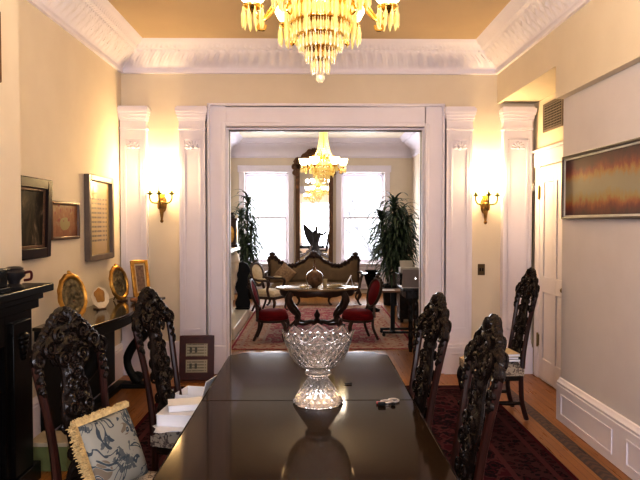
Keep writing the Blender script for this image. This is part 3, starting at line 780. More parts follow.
def oval_plate(label, loc, rz, w, h):
    o = thing('oval_plaque', label, 'plaque', loc, rz, 'gilt oval plaques on the console')
    R_ = Matrix.Rotation(rad(-12), 4, 'Y')
    prof = [(1.0,-.006),(1.0,.006),(.94,.018),(.84,.020),(.76,.010),(.74,.004),(.0,.002)]
    m = MB(); vs = MB().lathe([(r, z) for r, z in prof[:6]], 40, mod=lambda i, r, z, a: (r*(1+.025*sin(a*14) if i < 3 else r and 1.0) if i < 3 else r, z))
    m.add([(z, x*w/2, y*h/2+h/2) for x, y, z in vs.v], vs.f[:-2], R_); m.build('rim', M['gilt'], o)
    m = MB()
    def fn(u, v):
        r = u*.75; a = v*2*PI; x, y = r*cos(a), r*sin(a)
        rl = .006*(sin(9*x+3*sin(7*y))*cos(8*y+2*sin(5*x))+.5*sin(19*x)*cos(17*y))
        return R_ @ Vector((.006+rl, x*w/2, y*h/2+h/2))
    m.grid(fn, 18, 48); m.build('relief_panel', mk('silvered_relief', (.24,.20,.12), .35, (.07,.055,.03), 25, metal=.7), o)
    s_ = MB(); s_.tube([(-.02,0,.16),(-.07,0,.06),(-.10,0,.004)], .006, 6); s_.bb(-.03,.03,-.05,.05,0,.008); s_.build('stand', M['giltbrown'], o)
    m = MB(); m.ell((.02-.02, 0, h+.004), (.01,.02,.016), 8, 6, None); m.v = [tuple(R_ @ Vector(p)) for p in m.v]; m.build('finial', M['gilt'], o)
    return o
oval_plate('gilt oval relief plaque on the console end nearest the fireplace', (-1.885, 4.96, .914), rad(-30), .27, .385)
oval_plate('gilt oval relief plaque on the console beside the small easel frame', (-1.895, 6.20, .914), rad(-16), .30, .36)
sh = thing('shell_dish', 'round cream dish with amber centre propped on the console', 'dish', (-1.915, 5.62, .914), rad(-30))
R_ = Matrix.Rotation(rad(-14), 4, 'Y')
v_ = MB().lathe([(.0,.0),(.06,.004),(.095,.018),(.098,.024),(.06,.012),(0,.008)], 32, mod=lambda i, r, z, a: (r*(1+.03*sin(a*9)), z)); m = MB(); m.add([(z, x, y+.10) for x, y, z in v_.v], v_.f, R_); m.build('dish', mk('cream_shell', (.74,.66,.52), .35, (.62,.52,.38), 20), sh)
m = MB(); m.add([(z*.5+.016, x*.06*(1+.15*sin(3*x)), y*.07+.125) for x, y, z in MB().lathe([(0,.03),(.6,.025),(1,.0)], 20, mod=lambda i, r, z, a: (r*(1+.12*sin(a*5)), z)).v], [f for f in MB().lathe([(0,.03),(.6,.025),(1,.0)], 20).f], R_); m.build('amber_centre', mk('amber_glaze', (.42,.22,.05), .3, (.30,.14,.03), 20), sh)
MB().bb(-.05,.03,-.04,.04,0,.008).tube([(-.012,0,.12),(-.05,0,.006)], .005, 6).build('stand', M['giltbrown'], sh)
of = picture('easel_frame', 'small gilt frame with a miniature standing at the console far end', (-1.745, 6.36, .939), rad(-62), .20, .37, .035, .022, M['gilt'], mk('miniature', (.30,.20,.14), .5, (.12,.07,.05), 30), inner=(.018, mk('cream_mount', (.6,.5,.35), .6)))
of.rotation_euler = (rad(0), rad(-10), rad(-42))
MB().bb(-.006,0,-.02,.02,0,.2).tube([(-.003,0,.18),(-.075,0,-.012)], .006, 6).build('strut', M['giltbrown'], of)
cl = MB(); random.seed(12)
for kk in range(9): cl.ell((random.uniform(-.07,.07), random.uniform(-.04,.04), .022+random.uniform(0,.012)), (.05,.03,.02), 8, 6, (random.uniform(-.4,.4),random.uniform(-.4,.4),random.uniform(0,3)))
tag(cl.build('crumpled_cloth', mk('russet_cloth', (.26,.12,.06), .8, (.16,.07,.035), 18), loc=(-1.66, 6.02, .914)), 'crumpled russet cloth on the console behind the carved chair', 'cloth')
gb = thing('green_box', 'olive green box with pale lid on the floor beside the fireplace', 'box', (-1.80, 4.32, 0))
MB().bb(-.13,.13,-.12,.12,0,.17).build('body', M['greenbox'], gb, bevel=.004); MB().bb(-.135,.135,-.125,.125,.17,.20).build('lid', mk('pale_card', (.42,.36,.26), .7), gb, bevel=.004)

# double-opening frame on the floor by the left inner pilaster
ff = thing('floor_frame', 'dark red frame with two documents leaning on floor by the doorway', 'picture frame', (-1.235, 6.60, .012), rad(-90)); ff.rotation_euler = (0, rad(-9), rad(-88))
w_, h_ = .37, .47
m = frame_mb(w_, h_, .035, .022); m.bb(0, .018, -w_/2+.03, w_/2-.03, .03, h_-.03)
m.build('frame', mk('oxblood_frame', (.085,.014,.012), .3, (.05,.008,.008), 10), ff, bevel=.004)
m = MB()
for z0 in (.075, .245):
    m.bb(.018, .0235, -.12, .12, z0, z0+.006); m.bb(.018, .0235, -.12, .12, z0+.139, z0+.145); m.bb(.018, .0235, -.12, -.114, z0, z0+.145); m.bb(.018, .0235, .114, .12, z0, z0+.145)
m.build('gilt_fillet', M['giltbrown'], ff)
cert = text_lines('engraved_certificate', (.46,.43,.33), (.13,.11,.08), .031, .30, -.10, .10)
for z0 in (.075, .245):
    c_o = MB().bb(.0185, .021, -.114, .114, z0+.006, z0+.139).build('document', cert, ff)
    MB().bb(.021, .022, -.075, -.05, z0+.045, z0+.10).bb(.021, .022, -.02, .005, z0+.045, z0+.10).build('vignette', mk('ink_grey', (.10,.10,.08), .6), c_o)
tag(MB().bb(-.20,.20,-.10,.10,0,.011).build('wood_board', mk('reddish_board', (.16,.055,.02), .35, (.11,.035,.014), 8, stretch=(1,8,1)), loc=(-1.235, 6.62, .0005), bevel=.003), 'low reddish wooden board beneath the leaning floor frame', 'board')

# ------------------------------------------------------------------ right wall items
picture('abstract_painting', 'wide abstract painting in fiery red, gold and grey bands', (2.148, 4.38, 1.725), PI, 1.70, .515, .014, .04, mk('grey_brown_moulding', (.15,.12,.10), .5), M['abstract'], inner=(.016, mk('white_liner', (.62,.60,.55), .5)))
v = thing('wall_vent', 'dark slatted air vent high on the alcove wall above the door', 'vent', (2.498, 6.42, 2.66))
frame_mb(.52, .30, .025, .012).build('frame', mk('brown_vent_metal', (.20,.16,.13), .5), v).location = (-.012, 0, 0)
m = MB(); m.bb(-.004, 0, -.24, .24, .02, .28); m.build('backing', mk('vent_shadow', (.03,.025,.02), .8), v)
m = MB()
for kk in range(9): m.box((-.007, 0, .04+.0275*kk), (.012, .47, .003), (0, rad(35), 0))
for kk in range(12): m.bb(-.008, -.004, -.22+.04*kk, -.217+.04*kk, .02, .28)
m.build('grille', mk('vent_slat', (.22,.18,.15), .5), v)
s_ = thing('light_switch', 'bronze double switch plate on wall between right pilasters', 'switch', (1.915, YB, 1.10))
MB().bb(-.04,.04,-.006,0,0,.125).build('plate', mk('bronze_plate', (.16,.11,.055), .35, metal=.7), s_, bevel=.002)
MB().bb(-.022,-.008,-.012,-.006,.045,.08).bb(.008,.022,-.012,-.006,.045,.08).build('toggle', M['blackmatte'], s_)
s_ = thing('wall_sensor', 'small white box fixed on edge of the outer right pilaster', 'sensor', (2.452, YB-.06, 2.04))
MB().bb(0,.04,-.04,.03,0,.09).build('case', M['plastic'], s_, bevel=.006); MB().tube([(.02,0,.03),(.02,0,-.9)], .004, 6).build('cable', M['blackmatte'], s_)

# ------------------------------------------------------------------ sconces
def make_sconce():
    t = thing('candle_sconce', '', 'sconce', group='gilt candle sconces flanking the doorway')
    b = MB(); b.lathe([(.0,-.21),(.012,-.205),(.018,-.19),(.010,-.175),(.014,-.15),(.022,-.09),(.030,-.03),(.034,.0),(.026,.01),(.030,.025),(.018,.05),(.0,.06)], 16, (0,-.045,0))
    b.ell((0,-.012,-.02), (.045,.012,.09), 12, 8)
    for kk in range(5):
        a_ = rad(-80+40*kk); b.ell((.036*sin(a_), -.045-.03*cos(a_), -.03), (.010,.010,.045), 6, 6)
    b.build('body', M['sconcegilt'], t)
    lf = MB()
    for kk in range(7):
        a_ = rad(-90+30*kk); lf.ell((.02*sin(a_), -.05-.012*cos(a_), .055), (.010,.008,.03), 6, 6, (0, a_*.5, 0))
    lf.build('leaf_cluster', mk('green_gilt', (.45,.46,.06), .4, (.55,.40,.10), 20, metal=.5), t)
    for sx, fy in ((-1,0), (1,0), (0,1)):
        ex, ey = sx*.112, -.05-fy*.11-(.03 if sx else 0)
        a_ = MB(); a_.tube(smoothpts([(0,-.05,.0),(sx*.035,-.055-.03*fy,-.012),(ex*.8,(ey+-.06)/2-.01,-.006),(ex,ey,.03),(ex,ey,.07)]), [.008]*25, 8)
        a_.lathe([(.0,.066),(.012,.066),(.034,.080),(.036,.085),(.014,.082),(.014,.105),(.0,.105)], 14, (ex,ey,0))
        ar = a_.build('arm', M['sconcegreen'], t)
        MB().lathe([(.0,.10),(.009,.10),(.009,.17),(.0,.172)], 10, (ex,ey,0)).build('candle', M['candle'], ar)
        MB().lathe([(.0,.170),(.010,.180),(.013,.195),(.008,.215),(.0,.235)], 10, (ex,ey,0)).build('bulb', M['bulb'], ar)
    return t
sc1 = make_sconce(); relabel(sc1, 'gilt candle sconce lit on the wall left of the doorway', (-1.672, YB, 1.925), 0); sc1.scale = (1.08,1.08,1.12)
sc2 = relabel(copy_tree(sc1), 'gilt candle sconce lit on the wall right of the doorway', (1.945, YB, 1.91), 0)

# ------------------------------------------------------------------ chandeliers
def prism_mesh(L, w):
    m = MB(); m.lathe([(.0,0),(w*.5,-.008),(w*.35,-.014),(w,-.03),(w,-L*.75),(.0,-L)], 6); m.ell((0,0,.006), (w*.55,w*.55,w*.7), 6, 4); return m
def make_chandelier(ext, label, loc, rz):
    t = thing('crystal_chandelier', label, 'chandelier', loc, rz, group='tiered crystal chandeliers')
    # local z=0 is the ceiling; ext lengthens the bead tent
    c = MB(); c.lathe([(.0,0),(.075,0),(.07,-.02),(.03,-.035),(.012,-.05),(.012,-.28),(.06,-.30),(.065,-.32),(.012,-.33),(.012,-1.12-ext),(.0,-1.12-ext)], 20); c.build('stem', M['brass'], t)
    RINGS = [(.205,.79,.105,24,.008),(.172,.885,.095,20,.008),(.140,.965,.075,16,.0075),(.108,1.025,.078,14,.007),(.072,1.085,.075,10,.0065),(.043,1.135,.080,8,.006)]
    RINGS = [(r, z+ext, L, n, w) for r, z, L, n, w in RINGS]
    for r, z, L, n, w in RINGS:
        fr = MB(); fr.lathe([(r-.010,-z-.004),(r+.006,-z-.004),(r+.008,-z+.004),(r+.006,-z+.012),(r-.010,-z+.012),(r-.010,-z-.004)], 48)
        for k in range(4): fr.tube([(r*cos(PI/2*k), r*sin(PI/2*k), -z), (0,0,-z+.05)], .004, 5)
        fr.build('tier_ring', M['brass'], t)
    MB().lathe([(.0,-.70-ext),(.06,-.705-ext),(.09,-.74-ext),(.06,-.79-ext),(.0,-.80-ext)], 20).build('hub', M['brass'], t)
    extra = MB()
    for r, z, L, n, w in RINGS:
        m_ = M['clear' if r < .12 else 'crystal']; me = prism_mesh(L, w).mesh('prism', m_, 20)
        pm = prism_mesh(L*.93, w)
        for k in range(n):
            a = 2*PI*(k+.5)/n; o = bpy.data.objects.new('prism', me); COL.objects.link(o); o.parent = t
            o.location = (r*cos(a), r*sin(a), -z-.006)
            a = 2*PI*k/n; extra.add([(x+r*cos(a), y+r*sin(a), v-z-.006) for x, y, v in pm.v], pm.f)
    for r, z, L, n, w in RINGS[:4]:
        pm = prism_mesh(L*.85, w)
        for k in range(n):
            for q in (.25, .75): a = 2*PI*(k+q)/n; extra.add([(x+r*.91*cos(a), y+r*.91*sin(a), v-z-.004) for x, y, v in pm.v], pm.f)
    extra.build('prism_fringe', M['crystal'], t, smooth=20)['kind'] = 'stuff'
    s = MB()                                         # bead strands of the tent and bead garlands on the tiers
    for k in range(22):
        a = 2*PI*k/22; pts = []; rr = []
        for i in range(33):
            q = i/32; r = .055+.035*q+.110*q**4; z = .31+(.47+ext)*q
            pts.append((r*cos(a), r*sin(a), -z)); rr.append(.0075 if i % 2 else .0035)
        s.tube(pts, rr, 5)
    for (r, z, L, n, w) in RINGS:
        for k in range(n*2):
            a = 2*PI*k/(n*2); s.ell((r*cos(a)*1.05, r*sin(a)*1.05, -z+.008), .0115, 6, 5)
    for k in range(8):                               # long outer drops
        a = 2*PI*(k+.5)/8; s.tube([(.185*cos(a), .185*sin(a), -.90-ext+.02*0), (.182*cos(a), .182*sin(a), -.96-ext), (.178*cos(a), .178*sin(a), -1.03-ext), (.175*cos(a), .175*sin(a), -1.075-ext)], [.004,.009,.010,.002], 6)
    s.build('bead_strands', M['crystal'], t, smooth=25)['kind'] = 'stuff'
    MB().ell((0,0,-1.235-ext), .024, 14, 10).build('ball_drop', M['clear'], t, smooth=20)
    for k in range(6):
        a = PI/3*k; ux, uy = cos(a), sin(a); R0 = .335
        def P(r, z): return (ux*r, uy*r, -z-ext)
        m = MB(); m.tube(smoothpts([P(.08,.77),P(.17,.70),P(.22,.78),P(.22,.88),P(.28,.95),P(.335,.91)]), .009, 8)
        m.tube(smoothpts([P(.20,.83),P(.25,.90),P(.31,.985),P(.28,1.0),P(.27,.975)]), .006, 6)
        cx, cy = ux*R0, uy*R0
        m.lathe([(.0,-.92-ext),(.012,-.915-ext),(.05,-.888-ext),(.052,-.880-ext),(.016,-.872-ext),(.016,-.86-ext),(.0,-.86-ext)], 14, (cx,cy,0))
        ar = m.build('arm', M['brass'], t)
        MB().lathe([(.030,-.872-ext),(.055,-.855-ext),(.074,-.82-ext),(.080,-.78-ext),(.088,-.755-ext),(.082,-.756-ext),(.075,-.78-ext),(.068,-.818-ext),(.05,-.848-ext),(.028,-.864-ext)], 20, (cx,cy,0), mod=lambda i, r, z, q: (r*(1+.02*sin(q*10)), z)).build('glass_shade', M['lampglass'], ar)
        d = MB()
        for i in range(10):
            q = 2*PI*i/10; pm = prism_mesh(.105, .008); d.add([(x+cx+.05*cos(q), y+cy+.05*sin(q), z-.892-ext) for x, y, z in pm.v], pm.f)
        d.build('pendant_fringe', M['crystal'], ar, smooth=20)['kind'] = 'stuff'
    return t
ch1 = make_chandelier(0, 'large golden crystal chandelier above the dining table', (.042, 3.1, ZC), 0)
ch2 = make_chandelier(.12, 'golden crystal chandelier with white shades hanging in the parlor', (.195, 10.6, ZC), rad(3))

# ------------------------------------------------------------------ parlor: pier mirror, statue, sofa
pm = thing('pier_mirror', 'tall dark gilt pier mirror with carved crest between the windows', 'mirror', (.055, YF-.002, 0))
m = MB()
for sx in (-1, 1):
    m.bb(min(sx*.345,sx*.44), max(sx*.345,sx*.44), -.07, 0, .0, 3.06)
    for k in range(40): m.ell((sx*.392, -.075, .62+.06*k), (.028,.016,.026), 6, 5)
m.bb(-.44,.44,-.07,0,2.94,3.06)
m.build('frame', M['giltbrown'], pm, bevel=.008)
MB().bb(-.35,.35,-.028,-.02,.66,2.95).build('mirror_glass', M['mirror'], pm)
m = MB(); outl = [(-.46,3.06),(-.50,3.14),(-.40,3.22),(-.30,3.24),(-.22,3.34),(-.12,3.42),(0,3.45),(.12,3.42),(.22,3.34),(.30,3.24),(.40,3.22),(.50,3.14),(.46,3.06)]
m.add([(x, -.06, z) for x, z in outl] + [(x, -.005, z) for x, z in outl], [tuple(range(13)), tuple(range(25,12,-1))] + [(i,(i+1)%13,13+(i+1)%13,13+i) for i in range(13)])
for sx in (-1, 1):
    for (cx, cz, r) in ((.38,3.13,.08),(.22,3.22,.08),(.10,3.33,.07),(.46,3.0,.06),(.45,2.86,.05)):
        s_ = spiral(sx*cx, cz, r, 1.6, PI/2 if sx > 0 else PI/2, -sx); m.tube([(x, -.075, z) for x, z in s_], [.028-.014*i/18 for i in range(19)], 6)
for k in range(7): a_ = rad(-75+25*k); m.ell((.07*sin(a_), -.08, 3.33+.08*cos(a_)), (.022,.03,.05), 7, 6, (0, a_, 0))
m.ell((0,-.09,3.30), (.06,.04,.07), 10, 8)
m.build('crest', M['giltbrown'], pm)
MB().bb(-.48,.48,-.42,-.02,.62,.66).build('marble_shelf', M['marble'], pm, bevel=.01)
m = MB()
for sx in (-1, 1): m.tube(smoothpts([(sx*.40,-.34,.61),(sx*.42,-.38,.45),(sx*.36,-.26,.28),(sx*.40,-.32,.05)]), .035, 8); m.bb(sx*.40-.06, sx*.40+.06, -.40, 0, 0, .05)
m.bb(-.44,.44,-.10,-.07,.05,.61); m.bb(-.46,.46,-.39,-.07,.52,.62); m.build('base', M['giltbrown'], pm)

# winged bronze figure on the mirror's shelf
st = thing('winged_statue', 'dark bronze winged figure with raised arm before the pier mirror', 'statue', (.085, YF-.235, .661))
MB().bb(-.19,.19,-.13,.13,0,.035).lathe([(.16,.035),(.15,.06),(.10,.09),(.09,.15),(.12,.18),(.12,.21),(.0,.22)], 20).build('plinth', M['bronze'], st, bevel=.004)
def skin(name, verts, edges, radii, mat, parent, sub=2, root=0):
    me = bpy.data.meshes.new(name); me.from_pydata(verts, edges, []); me.materials.append(mat)
    o = bpy.data.objects.new(name, me); COL.objects.link(o); o.parent = parent
    md = o.modifiers.new('skin', 'SKIN'); md.use_smooth_shade = True
    sv = me.skin_vertices[0].data
    for i, r in enumerate(radii): sv[i].radius = (r, r) if not isinstance(r, tuple) else r; sv[i].use_root = (i == root)
    s_ = o.modifiers.new('sub', 'SUBSURF'); s_.levels = sub; s_.render_levels = sub
    return o
V = [(0,0,.52),(0,-.005,.60),(.005,-.01,.68),(.01,-.01,.755),(.018,-.015,.80),(.022,-.02,.855),   # pelvis, waist, chest, neck base, neck, head
     (-.055,-.02,.745),(-.04,-.10,.80),(.06,-.12,.88),                                   # left arm
     (.085,-.01,.745),(.15,-.03,.735),(.225,-.05,.775),(.26,-.055,.82),                          # right arm reaching out
     (-.04,0,.49),(-.05,-.03,.37),(-.045,.0,.25),(-.045,-.04,.23),
     (.04,0,.49),(.065,-.01,.37),(.05,.05,.27),(.055,.03,.235), (.025,-.02,.895)]
E_ = [(0,1),(1,2),(2,3),(3,4),(4,5),(5,21),(3,6),(6,7),(7,8),(3,9),(9,10),(10,11),(11,12),(0,13),(13,14),(14,15),(15,16),(0,17),(17,18),(18,19),(19,20)]
Rr = [.070,.056,.070,.040,.024,.038,.032,.024,.018,.032,.025,.018,.017,.045,.032,.02,.015,.045,.032,.02,.015,.03]
skin('body', V, E_, Rr, M['bronze'], st)
for sx, pts in ((-1, [(-.02,.03,.76),(-.12,.07,.86),(-.22,.09,.95),(-.28,.09,.99),(-.285,.085,.86),(-.25,.075,.72),(-.19,.06,.58),(-.11,.045,.48),(-.03,.035,.52)]),
                (1, [(.03,.03,.74),(.06,.09,.77),(.09,.12,.79),(.11,.13,.80),(.12,.12,.73),(.11,.10,.66),(.09,.07,.58),(.05,.05,.52),(.03,.035,.60)])):
    m = MB(); n = len(pts); m.add([Vector(p)+Vector((0,-.008,0)) for p in pts]+[Vector(p)+Vector((0,.008,0)) for p in pts], [tuple(range(n)), tuple(range(2*n-1,n-1,-1))]+[(i,(i+1)%n,n+(i+1)%n,n+i) for i in range(n)])
    for k in range(7):
        q = k/6; a = Vector(pts[0]).lerp(Vector(pts[3]), .3+.7*q); b = Vector(pts[8]).lerp(Vector(pts[4]), q)
        m.tube([a, a.lerp(b,.5)+Vector((0,-.012,0)), b], [.010,.016,.006], 6)
    m.build('wing', M['bronze'], st)
m = MB()
for k in range(10):
    a_ = 2*PI*k/10; m.tube(smoothpts([(.045*cos(a_), .04*sin(a_), .56), (.065*cos(a_), .055*sin(a_), .44), (.085*cos(a_+.2), .07*sin(a_+.2), .32)]), [.016]*6+[.02]*6+[.012], 6)
m.lathe([(.0,.20),(.135,.20),(.125,.26),(.10,.34),(.085,.42),(.070,.50),(.060,.56),(.0,.57)], 24, mod=lambda i, r, z, a: (r*(1+.10*sin(a*9+z*14)), z))
m.build('drapery', M['bronze'], st)
MB().ell((.024,-.012,.905), (.032,.036,.028), 10, 8).ell((.024,.03,.89), (.016,.016,.016), 8, 6).build('hair', M['bronze'], st)
for x, lab in ((-.31, 'small dark box at the left end of the mirror shelf'), (.37, 'small dark box at the right end of the mirror shelf')):
    o = thing('trinket_box', lab, 'box', (x, YF-.26, .661), 0, 'boxes on the mirror shelf')
    MB().bb(-.075,.075,-.06,.06,0,.10).build('body', M['bronze'], o, bevel=.004); MB().bb(-.08,.08,-.065,.065,.10,.13).build('lid', M['giltbrown'], o, bevel=.006)

# sofa
so = thing('carved_sofa', 'carved walnut sofa with olive-tan upholstery in front of the mirror', 'sofa', (.04, 12.95, 0))
TOP = [(0,1.0),(.10,.985),(.25,.87),(.42,.80),(.55,.79),(.70,.86),(.83,.97),(.90,1.0),(.95,.97),(.98,.88)]
def ztop(x): return lerp_profile(TOP, min(abs(x), .98))
def ysof(z): return .32+.10*(z-.42)
m = MB()
for sg in (0, 1):
    def fn(u, v):
        x = (2*u-1)*.95; zt = ztop(x)-.06; z = .40+(zt-.40)*v
        puff = .05*(max(0,1-abs(2*u-1)**4)*max(0,1-abs(2*v-1)**4))**.5
        return Vector((x, ysof(z)-(puff if sg == 0 else -.04), z))
    m.grid(fn, 48, 10)
m.build('back_cushion', M['tan'], so)
m = MB()
def sf(u, v):
    a, b = 2*u-1, 2*v-1; h = (max(0,1-abs(a)**8)*max(0,1-abs(b)**4))**.5
    return Vector((a*.93, b*.31-.02, .36+.08*h))
m.grid(sf, 30, 10); m.bb(-.93,.93,-.33,.29,.30,.3601); m.build('seat', M['tan'], so)
m = MB(); N = 80
line = [(-.98+1.96*k/N) for k in range(N+1)]
m.tube([(x, ysof(ztop(x))-.01, ztop(x)-.03) for x in line], [.030+.006*sin(k*1.9) for k in range(N+1)], 8)
for sx in (-1, 1):
    for k in range(26):
        x = sx*(.06+.036*k); x = max(-.98, min(.98, x)); z = ztop(x); m.ell((x, ysof(z)-.03, z-.02+.016*(k%2)), (.026,.02,.03), 6, 5, (0, sx*.5, 0))
        if 8 <= k <= 24 and k % 2: s_ = spiral(x, z-.075, .028, 1.4, PI/2, -sx, 10); m.tube([(a, ysof(z)-.035, b) for a, b in s_], .009, 5)
    for k in range(5): a_ = rad(-60+30*k); m.ell((sx*.89+.05*sin(a_), ysof(1)-.03, .985+.045*cos(a_)), (.022,.022,.035), 6, 5, (0,a_,0))
for k in range(7): a_ = rad(-72+24*k); m.ell((.07*sin(a_), ysof(1)-.03, .985+.065*cos(a_)), (.024,.026,.045), 6, 5, (0,a_,0))
m.ell((0,ysof(1)-.04,.975), (.05,.03,.05), 10, 8)
for sx in (-1, 1): m.tube(smoothpts([(sx*.97,ysof(.88),.88),(sx*.95,ysof(.7),.7),(sx*.96,ysof(.5),.5),(sx*.97,ysof(.3),.36)]), .028, 8)
m.build('back_frame', M['walnut'], so)
for sx in (-1, 1):
    m = MB(); m.tube(smoothpts([(sx*.95,.32,.62),(sx*.99,.12,.64),(sx*1.0,-.10,.62),(sx*.98,-.20,.56),(sx*.95,-.24,.46),(sx*.93,-.30,.36)]), .030, 8)
    s_ = spiral(-.20, .60, .05, 1.4, PI/2, 1, 12); m.tube([(sx*.99, a, b) for a, b in s_], .018, 6); m.build('arm', M['walnut'], so)
m = MB(); m.tube(smoothpts([(-.93,-.34,.33),(-.5,-.36,.27),(0,-.36,.25),(.5,-.36,.27),(.93,-.34,.33)], 8), .038, 8)
for k in range(-3, 4): m.ell((k*.03,-.38,.25+.01*(3-abs(k))), (.02,.02,.035), 6, 5)
m.build('seat_rail', M['walnut'], so)
for sx in (-1, 1):
    for y, r in ((-.32,.034), (.32,.028)):
        for xx in ((.90,) if y > 0 else (.90, .30)):
            m = MB(); f_ = -1 if y < 0 else 1
            m.tube(smoothpts([(sx*xx,y,.31),(sx*(xx+.04),y+f_*.03,.22),(sx*(xx-.0),y,.10),(sx*(xx+.04),y+f_*.04,.012)]), [r]*6+[r]*4+[r*.65]*6+[r*.6]*3, 8); m.ell((sx*(xx+.045),y+f_*.045,.02), (.03,.03,.02), 8, 6); m.build('leg', M['walnut'], so)
pw = MB().cushion((0,0,0), (.36,.36,.12)); o = tag(pw.build('throw_pillow', M['pillow'], loc=(-.56, 12.985, .615), smooth=60), 'brown figured throw pillow set cornerwise on the left of the sofa', 'pillow'); o.rotation_euler = (rad(72), rad(40), 0)

# cream armchair and two red side chairs
def balloon_back(m, pad, H, W, zb, base_x, lean, rfr=.022):
    def bx(z): return base_x - lean*(z-zb)
    ring = []
    for k in range(41):
        a = 2*PI*k/40; zc = (H+zb)/2; ring.append((bx(zc+(H-zb)/2*cos(a)), W*sin(a)*(1+.12*cos(a)), zc+(H-zb)/2*cos(a)))
    m.tube(ring, rfr, 8, cap=False)
    def fn(u, v):
        r = u*.94; a = 2*PI*v; zc = (H+zb)/2; z = zc+(H-zb)/2*r*cos(a); y = W*r*sin(a)*(1+.12*r*cos(a)); return Vector((bx(z)+.03*(1-u*u)+.004, y, z))
    pad.grid(fn, 10, 36)
    def fn2(u, v): p = fn(u, v); return Vector((bx(p.z)-.014*(1-u*u)-.006, p.y, p.z))
    pad.grid(fn2, 10, 36)
    for k in range(9):
        a_ = rad(-60+15*k); zc = (H+zb)/2; m.ell((bx(H), W*sin(a_)*1.1, zc+(H-zb)/2*cos(a_)+.012), (.02,.024,.028), 6, 5, (-a_,0,0))
    for k in range(5): a_ = rad(-50+25*k); m.ell((bx(H)+.01, .03*sin(a_), H+.018+.028*cos(a_)), (.018,.014,.026), 6, 5, (-a_,0,0))
def cab_legs(t, mat, xf, xr, yw, z, r=.026):
    for sy in (-1, 1):
        m = MB(); m.tube(smoothpts([(xf,sy*yw,z),(xf+.035,sy*(yw+.02),z*.72),(xf,sy*yw,z*.3),(xf+.03,sy*(yw+.02),.01)]), [r*1.1]*6+[r]*4+[r*.65]*6+[r*.6]*3, 8); m.ell((xf+.03,sy*(yw+.02),.018), (.026,.022,.018), 8, 6); m.build('leg', mat, t)
        m = MB(); m.tube(smoothpts([(xr,sy*yw*.85,z),(xr-.01,sy*yw*.85,z*.6),(xr-.08,sy*yw*.9,.0)]), r*.75, 8); m.build('leg', mat, t)
def make_red_chair():
    t = thing('red_side_chair', '', 'chair', group='crimson upholstered side chairs')
    s = MB()
    def fn(u, v):
        a = 2*PI*v; r = u; h = (1-u**4)**.5 if u < 1 else 0; k = 1+.08*cos(a)
        return Vector((.22*r*cos(a), .23*r*sin(a)*k, .36+.075*h))
    s.grid(fn, 10, 32); s.lathe([(.23,.29),(.235,.31),(.235,.35),(.222,.3605)], 32, sx=.97, sy=1.0); s.build('seat', M['redvelvet'], t)
    m = MB(); p = MB(); balloon_back(m, p, .86, .185, .46, -.20, .30)
    for sy in (-1, 1): m.tube([(-.19,sy*.15,.32),(-.20,sy*.12,.42),(-.215,sy*.10,.50)], .022, 8)
    m.build('back_frame', M['walnut'], t); p.build('back_pad', M['redvelvet'], t)
    MB().lathe([(.215,.265),(.24,.27),(.24,.30),(.215,.305)], 32).build('seat_rail', M['walnut'], t)
    cab_legs(t, M['walnut'], .17, -.17, .165, .28); return t
rc = make_red_chair(); relabel(rc, 'crimson side chair facing the marble-topped table from its left', (-.57, 8.90, CZ), rad(-4))
relabel(copy_tree(rc), 'crimson side chair facing the marble-topped table from its right', (.66, 8.90, CZ), rad(200))
ac = thing('cream_armchair', 'carved walnut armchair with cream oval back near the sofa', 'armchair', (-.80, 11.75, CZ), rad(-28))
s = MB()
def acs(u, v):
    a, b = 2*u-1, 2*v-1; h = (max(0,1-abs(a)**5)*max(0,1-abs(b)**5))**.5; return Vector((a*.25, b*.26, .35+.07*h))
s.grid(acs, 12, 12); s.bb(-.25,.25,-.26,.26,.30,.3501); s.build('seat', M['creamfab'], ac)
m = MB(); p = MB(); balloon_back(m, p, .90, .20, .48, -.24, .22, .028)
for sy in (-1, 1): m.tube([(-.23,sy*.20,.30),(-.235,sy*.16,.42),(-.245,sy*.12,.52)], .025, 8)
m.build('back_frame', M['walnut'], ac); p.build('back_pad', M['creamfab'], ac)
MB().bb(-.26,.26,-.27,.27,.25,.30).build('seat_rail', M['walnut'], ac, bevel=.01)
for sy in (-1, 1):
    m = MB(); m.tube(smoothpts([(-.26,sy*.20,.62),(-.10,sy*.27,.60),(.10,sy*.29,.60),(.16,sy*.29,.55),(.12,sy*.28,.44),(.14,sy*.26,.30)]), .024, 8); m.build('arm', M['walnut'], ac)
    MB().ell((0,sy*.285,.625), (.10,.03,.022), 10, 6).build('arm_pad', M['creamfab'], ac)
cab_legs(ac, M['walnut'], .21, -.20, .21, .26)

